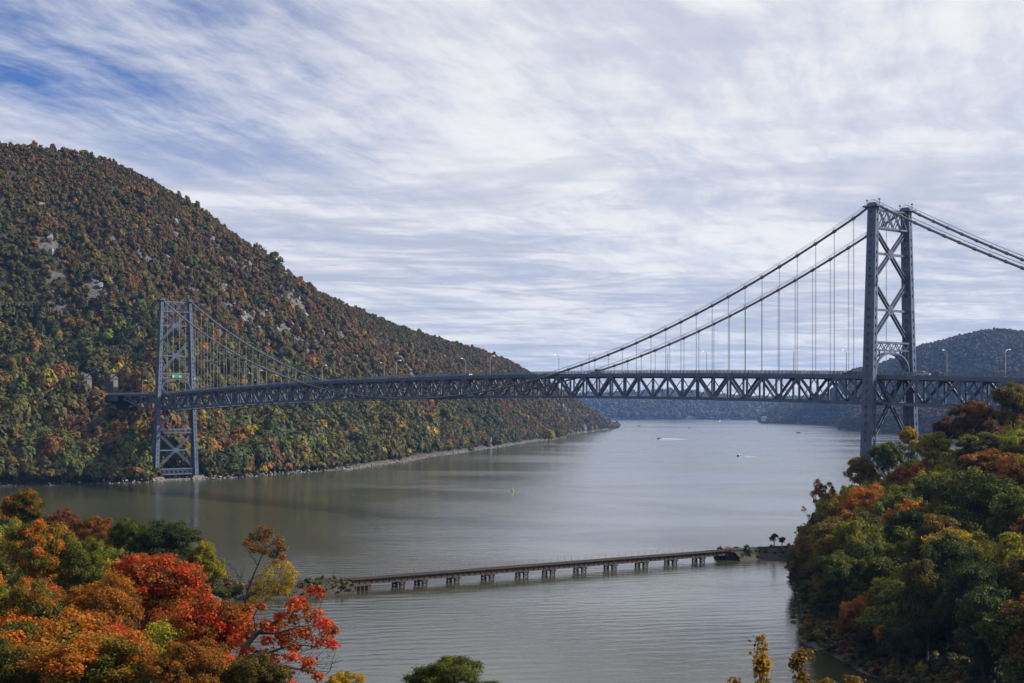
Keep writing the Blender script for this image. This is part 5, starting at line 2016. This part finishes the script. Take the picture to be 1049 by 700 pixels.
# ------------------------------------------------------------------ trees of the lower mountain slope, each its own
def small_tree_mesh(seed):
    V, t = crown_kit(seed, 34, 34, 0.078)
    V = V.reshape(-1, 3)
    m = MB()
    m.tube([(0, 0, -.25), (0, 0, .3), (0, 0, .7)], [.04, .03, .015], 4, caps=False)
    V2 = np.concatenate([V, np.array(m.v)])
    F = np.concatenate([np.arange(len(V)).reshape(-1, 4), np.array(m.f) + len(V)])
    mi = np.concatenate([np.zeros(len(V) // 4), np.ones(len(m.f))])
    return raw_mesh('slope_tree', V2, F, [LEAF_MAT['green'], BARK], {'tint': ('FLOAT', np.concatenate([np.repeat(t, 4), np.zeros(len(m.v))]))}, mi)


SMALL = [small_tree_mesh(200 + k) for k in range(9)]


def slope_tree(x, y, z, w, h, sch, label, group):
    o = link('slope_tree', rt.choice(SMALL))
    o.location, o.scale, o.rotation_euler = (x, y, z), (w, w, h), (0, 0, rt.uniform(0, 6.28))
    s = o.material_slots[0]
    s.link = 'OBJECT'
    s.material = SLOPE_MAT[sch]
    return tag(o, label, 'tree', group)


def mzone(px, py):
    a = ('at the left edge' if px < 60 else 'left of the far tower' if px < 110 else 'beside the far tower' if px < 150 else 'behind the far tower' if px < 205 else 'just right of the far tower' if px < 260 else
         'right of the far tower' if px < 310 else 'where the ballast bank begins' if px < 365 else 'above the ballast bank' if px < 430 else 'near the pale tunnel mouth' if px < 530 else 'on the far shore tip')
    return a + (', upper row' if py < 425 else ', middle row' if py < 455 else ', by the water')


by = {}
for i in OWN:
    by.setdefault((str(fs[i]), mzone(fpx[i], fpy[i])), []).append(i)
GM = 'trees on the lower mountain slope'
for (sch, zn), ids in by.items():
    ids.sort(key=lambda i: fpx[i])
    for k, i in enumerate(ids):
        slope_tree(FP[i, 0], FP[i, 1], FP[i, 2], fw[i], fh[i], sch, SAY.get(sch, sch) + ' tree ' + zn + ordinal(k, len(ids)), GM)
for i, (px, py, w, sch, lab) in enumerate([(160, 487, 11, 'yellow', 'bright yellow shrub at the left leg foot of the far tower'), (212, 486, 9, 'yellow', 'yellow shrub right of the far tower pier'), (251, 481, 13, 'yellow', 'olive yellow shrub on the shoreline, second clump right of the tower'),
                                           (272, 480, 14, 'orange', 'orange yellow shrub on the shoreline in a row of clumps'), (300, 478, 14, 'yellow', 'big yellow shrub on the shoreline below the bridge'), (314, 476, 12, 'yellow', 'brightest yellow shrub on the shoreline below the bridge'),
                                           (324, 473, 13, 'bright green', 'tall yellow green shrub ending the shoreline row'), (338, 477, 11, 'olive', 'low olive shrub where the ballast bank begins'), (138, 486, 9, 'orange', 'small orange shrub by the water left of the far tower'),
                                           (120, 488, 8, 'rust', 'small rusty shrub by the water left of the far tower'), (240, 458, 8, 'yellow', 'yellow bush higher on the slope right of the far tower'), (510, 456, 14, 'olive', 'olive bush right of the pale tunnel mouth'),
                                           (562, 449, 15, 'yellow', 'round yellow green bush on the tip of the far shore'), (573, 447, 13, 'olive', 'round olive bush ending the tip of the far shore'), (483, 462, 8, 'bright green', 'small green bush left of the pale tunnel mouth')]):
    foot = py + w * .45
    yk = EYE * FPX / max(foot - HORIZON, 12)
    yk = float(np.clip(yk, 700, 2090))
    xs_ = (px - CX) / FPX * yk
    z = float(max(0.8, EYE + (HORIZON - foot) / FPX * yk))
    slope_tree(xs_, yk + 5, z, w * yk / FPX, w * .95 * yk / FPX, sch, lab, 'shrubs along the far shoreline')


# ------------------------------------------------------------------ the air over the river
def haze():
    me = bpy.data.meshes.new('haze')
    m = MB()
    m.box((-7000, -320, -12), (7000, 9200, 335))
    me.from_pydata(m.v, [], m.f)
    mt, T = material('river_haze')
    v = T.n('ShaderNodeVolumePrincipled', Color=(0.22, 0.46, 1.0, 1), Density=0.000044)
    v.inputs['Anisotropy'].default_value = 0.2
    T.t.links.new(v.outputs[0], T.n('ShaderNodeOutputMaterial').inputs['Volume'])
    me.materials.append(mt)
    tag(link('haze', me), kind='stuff')


haze()
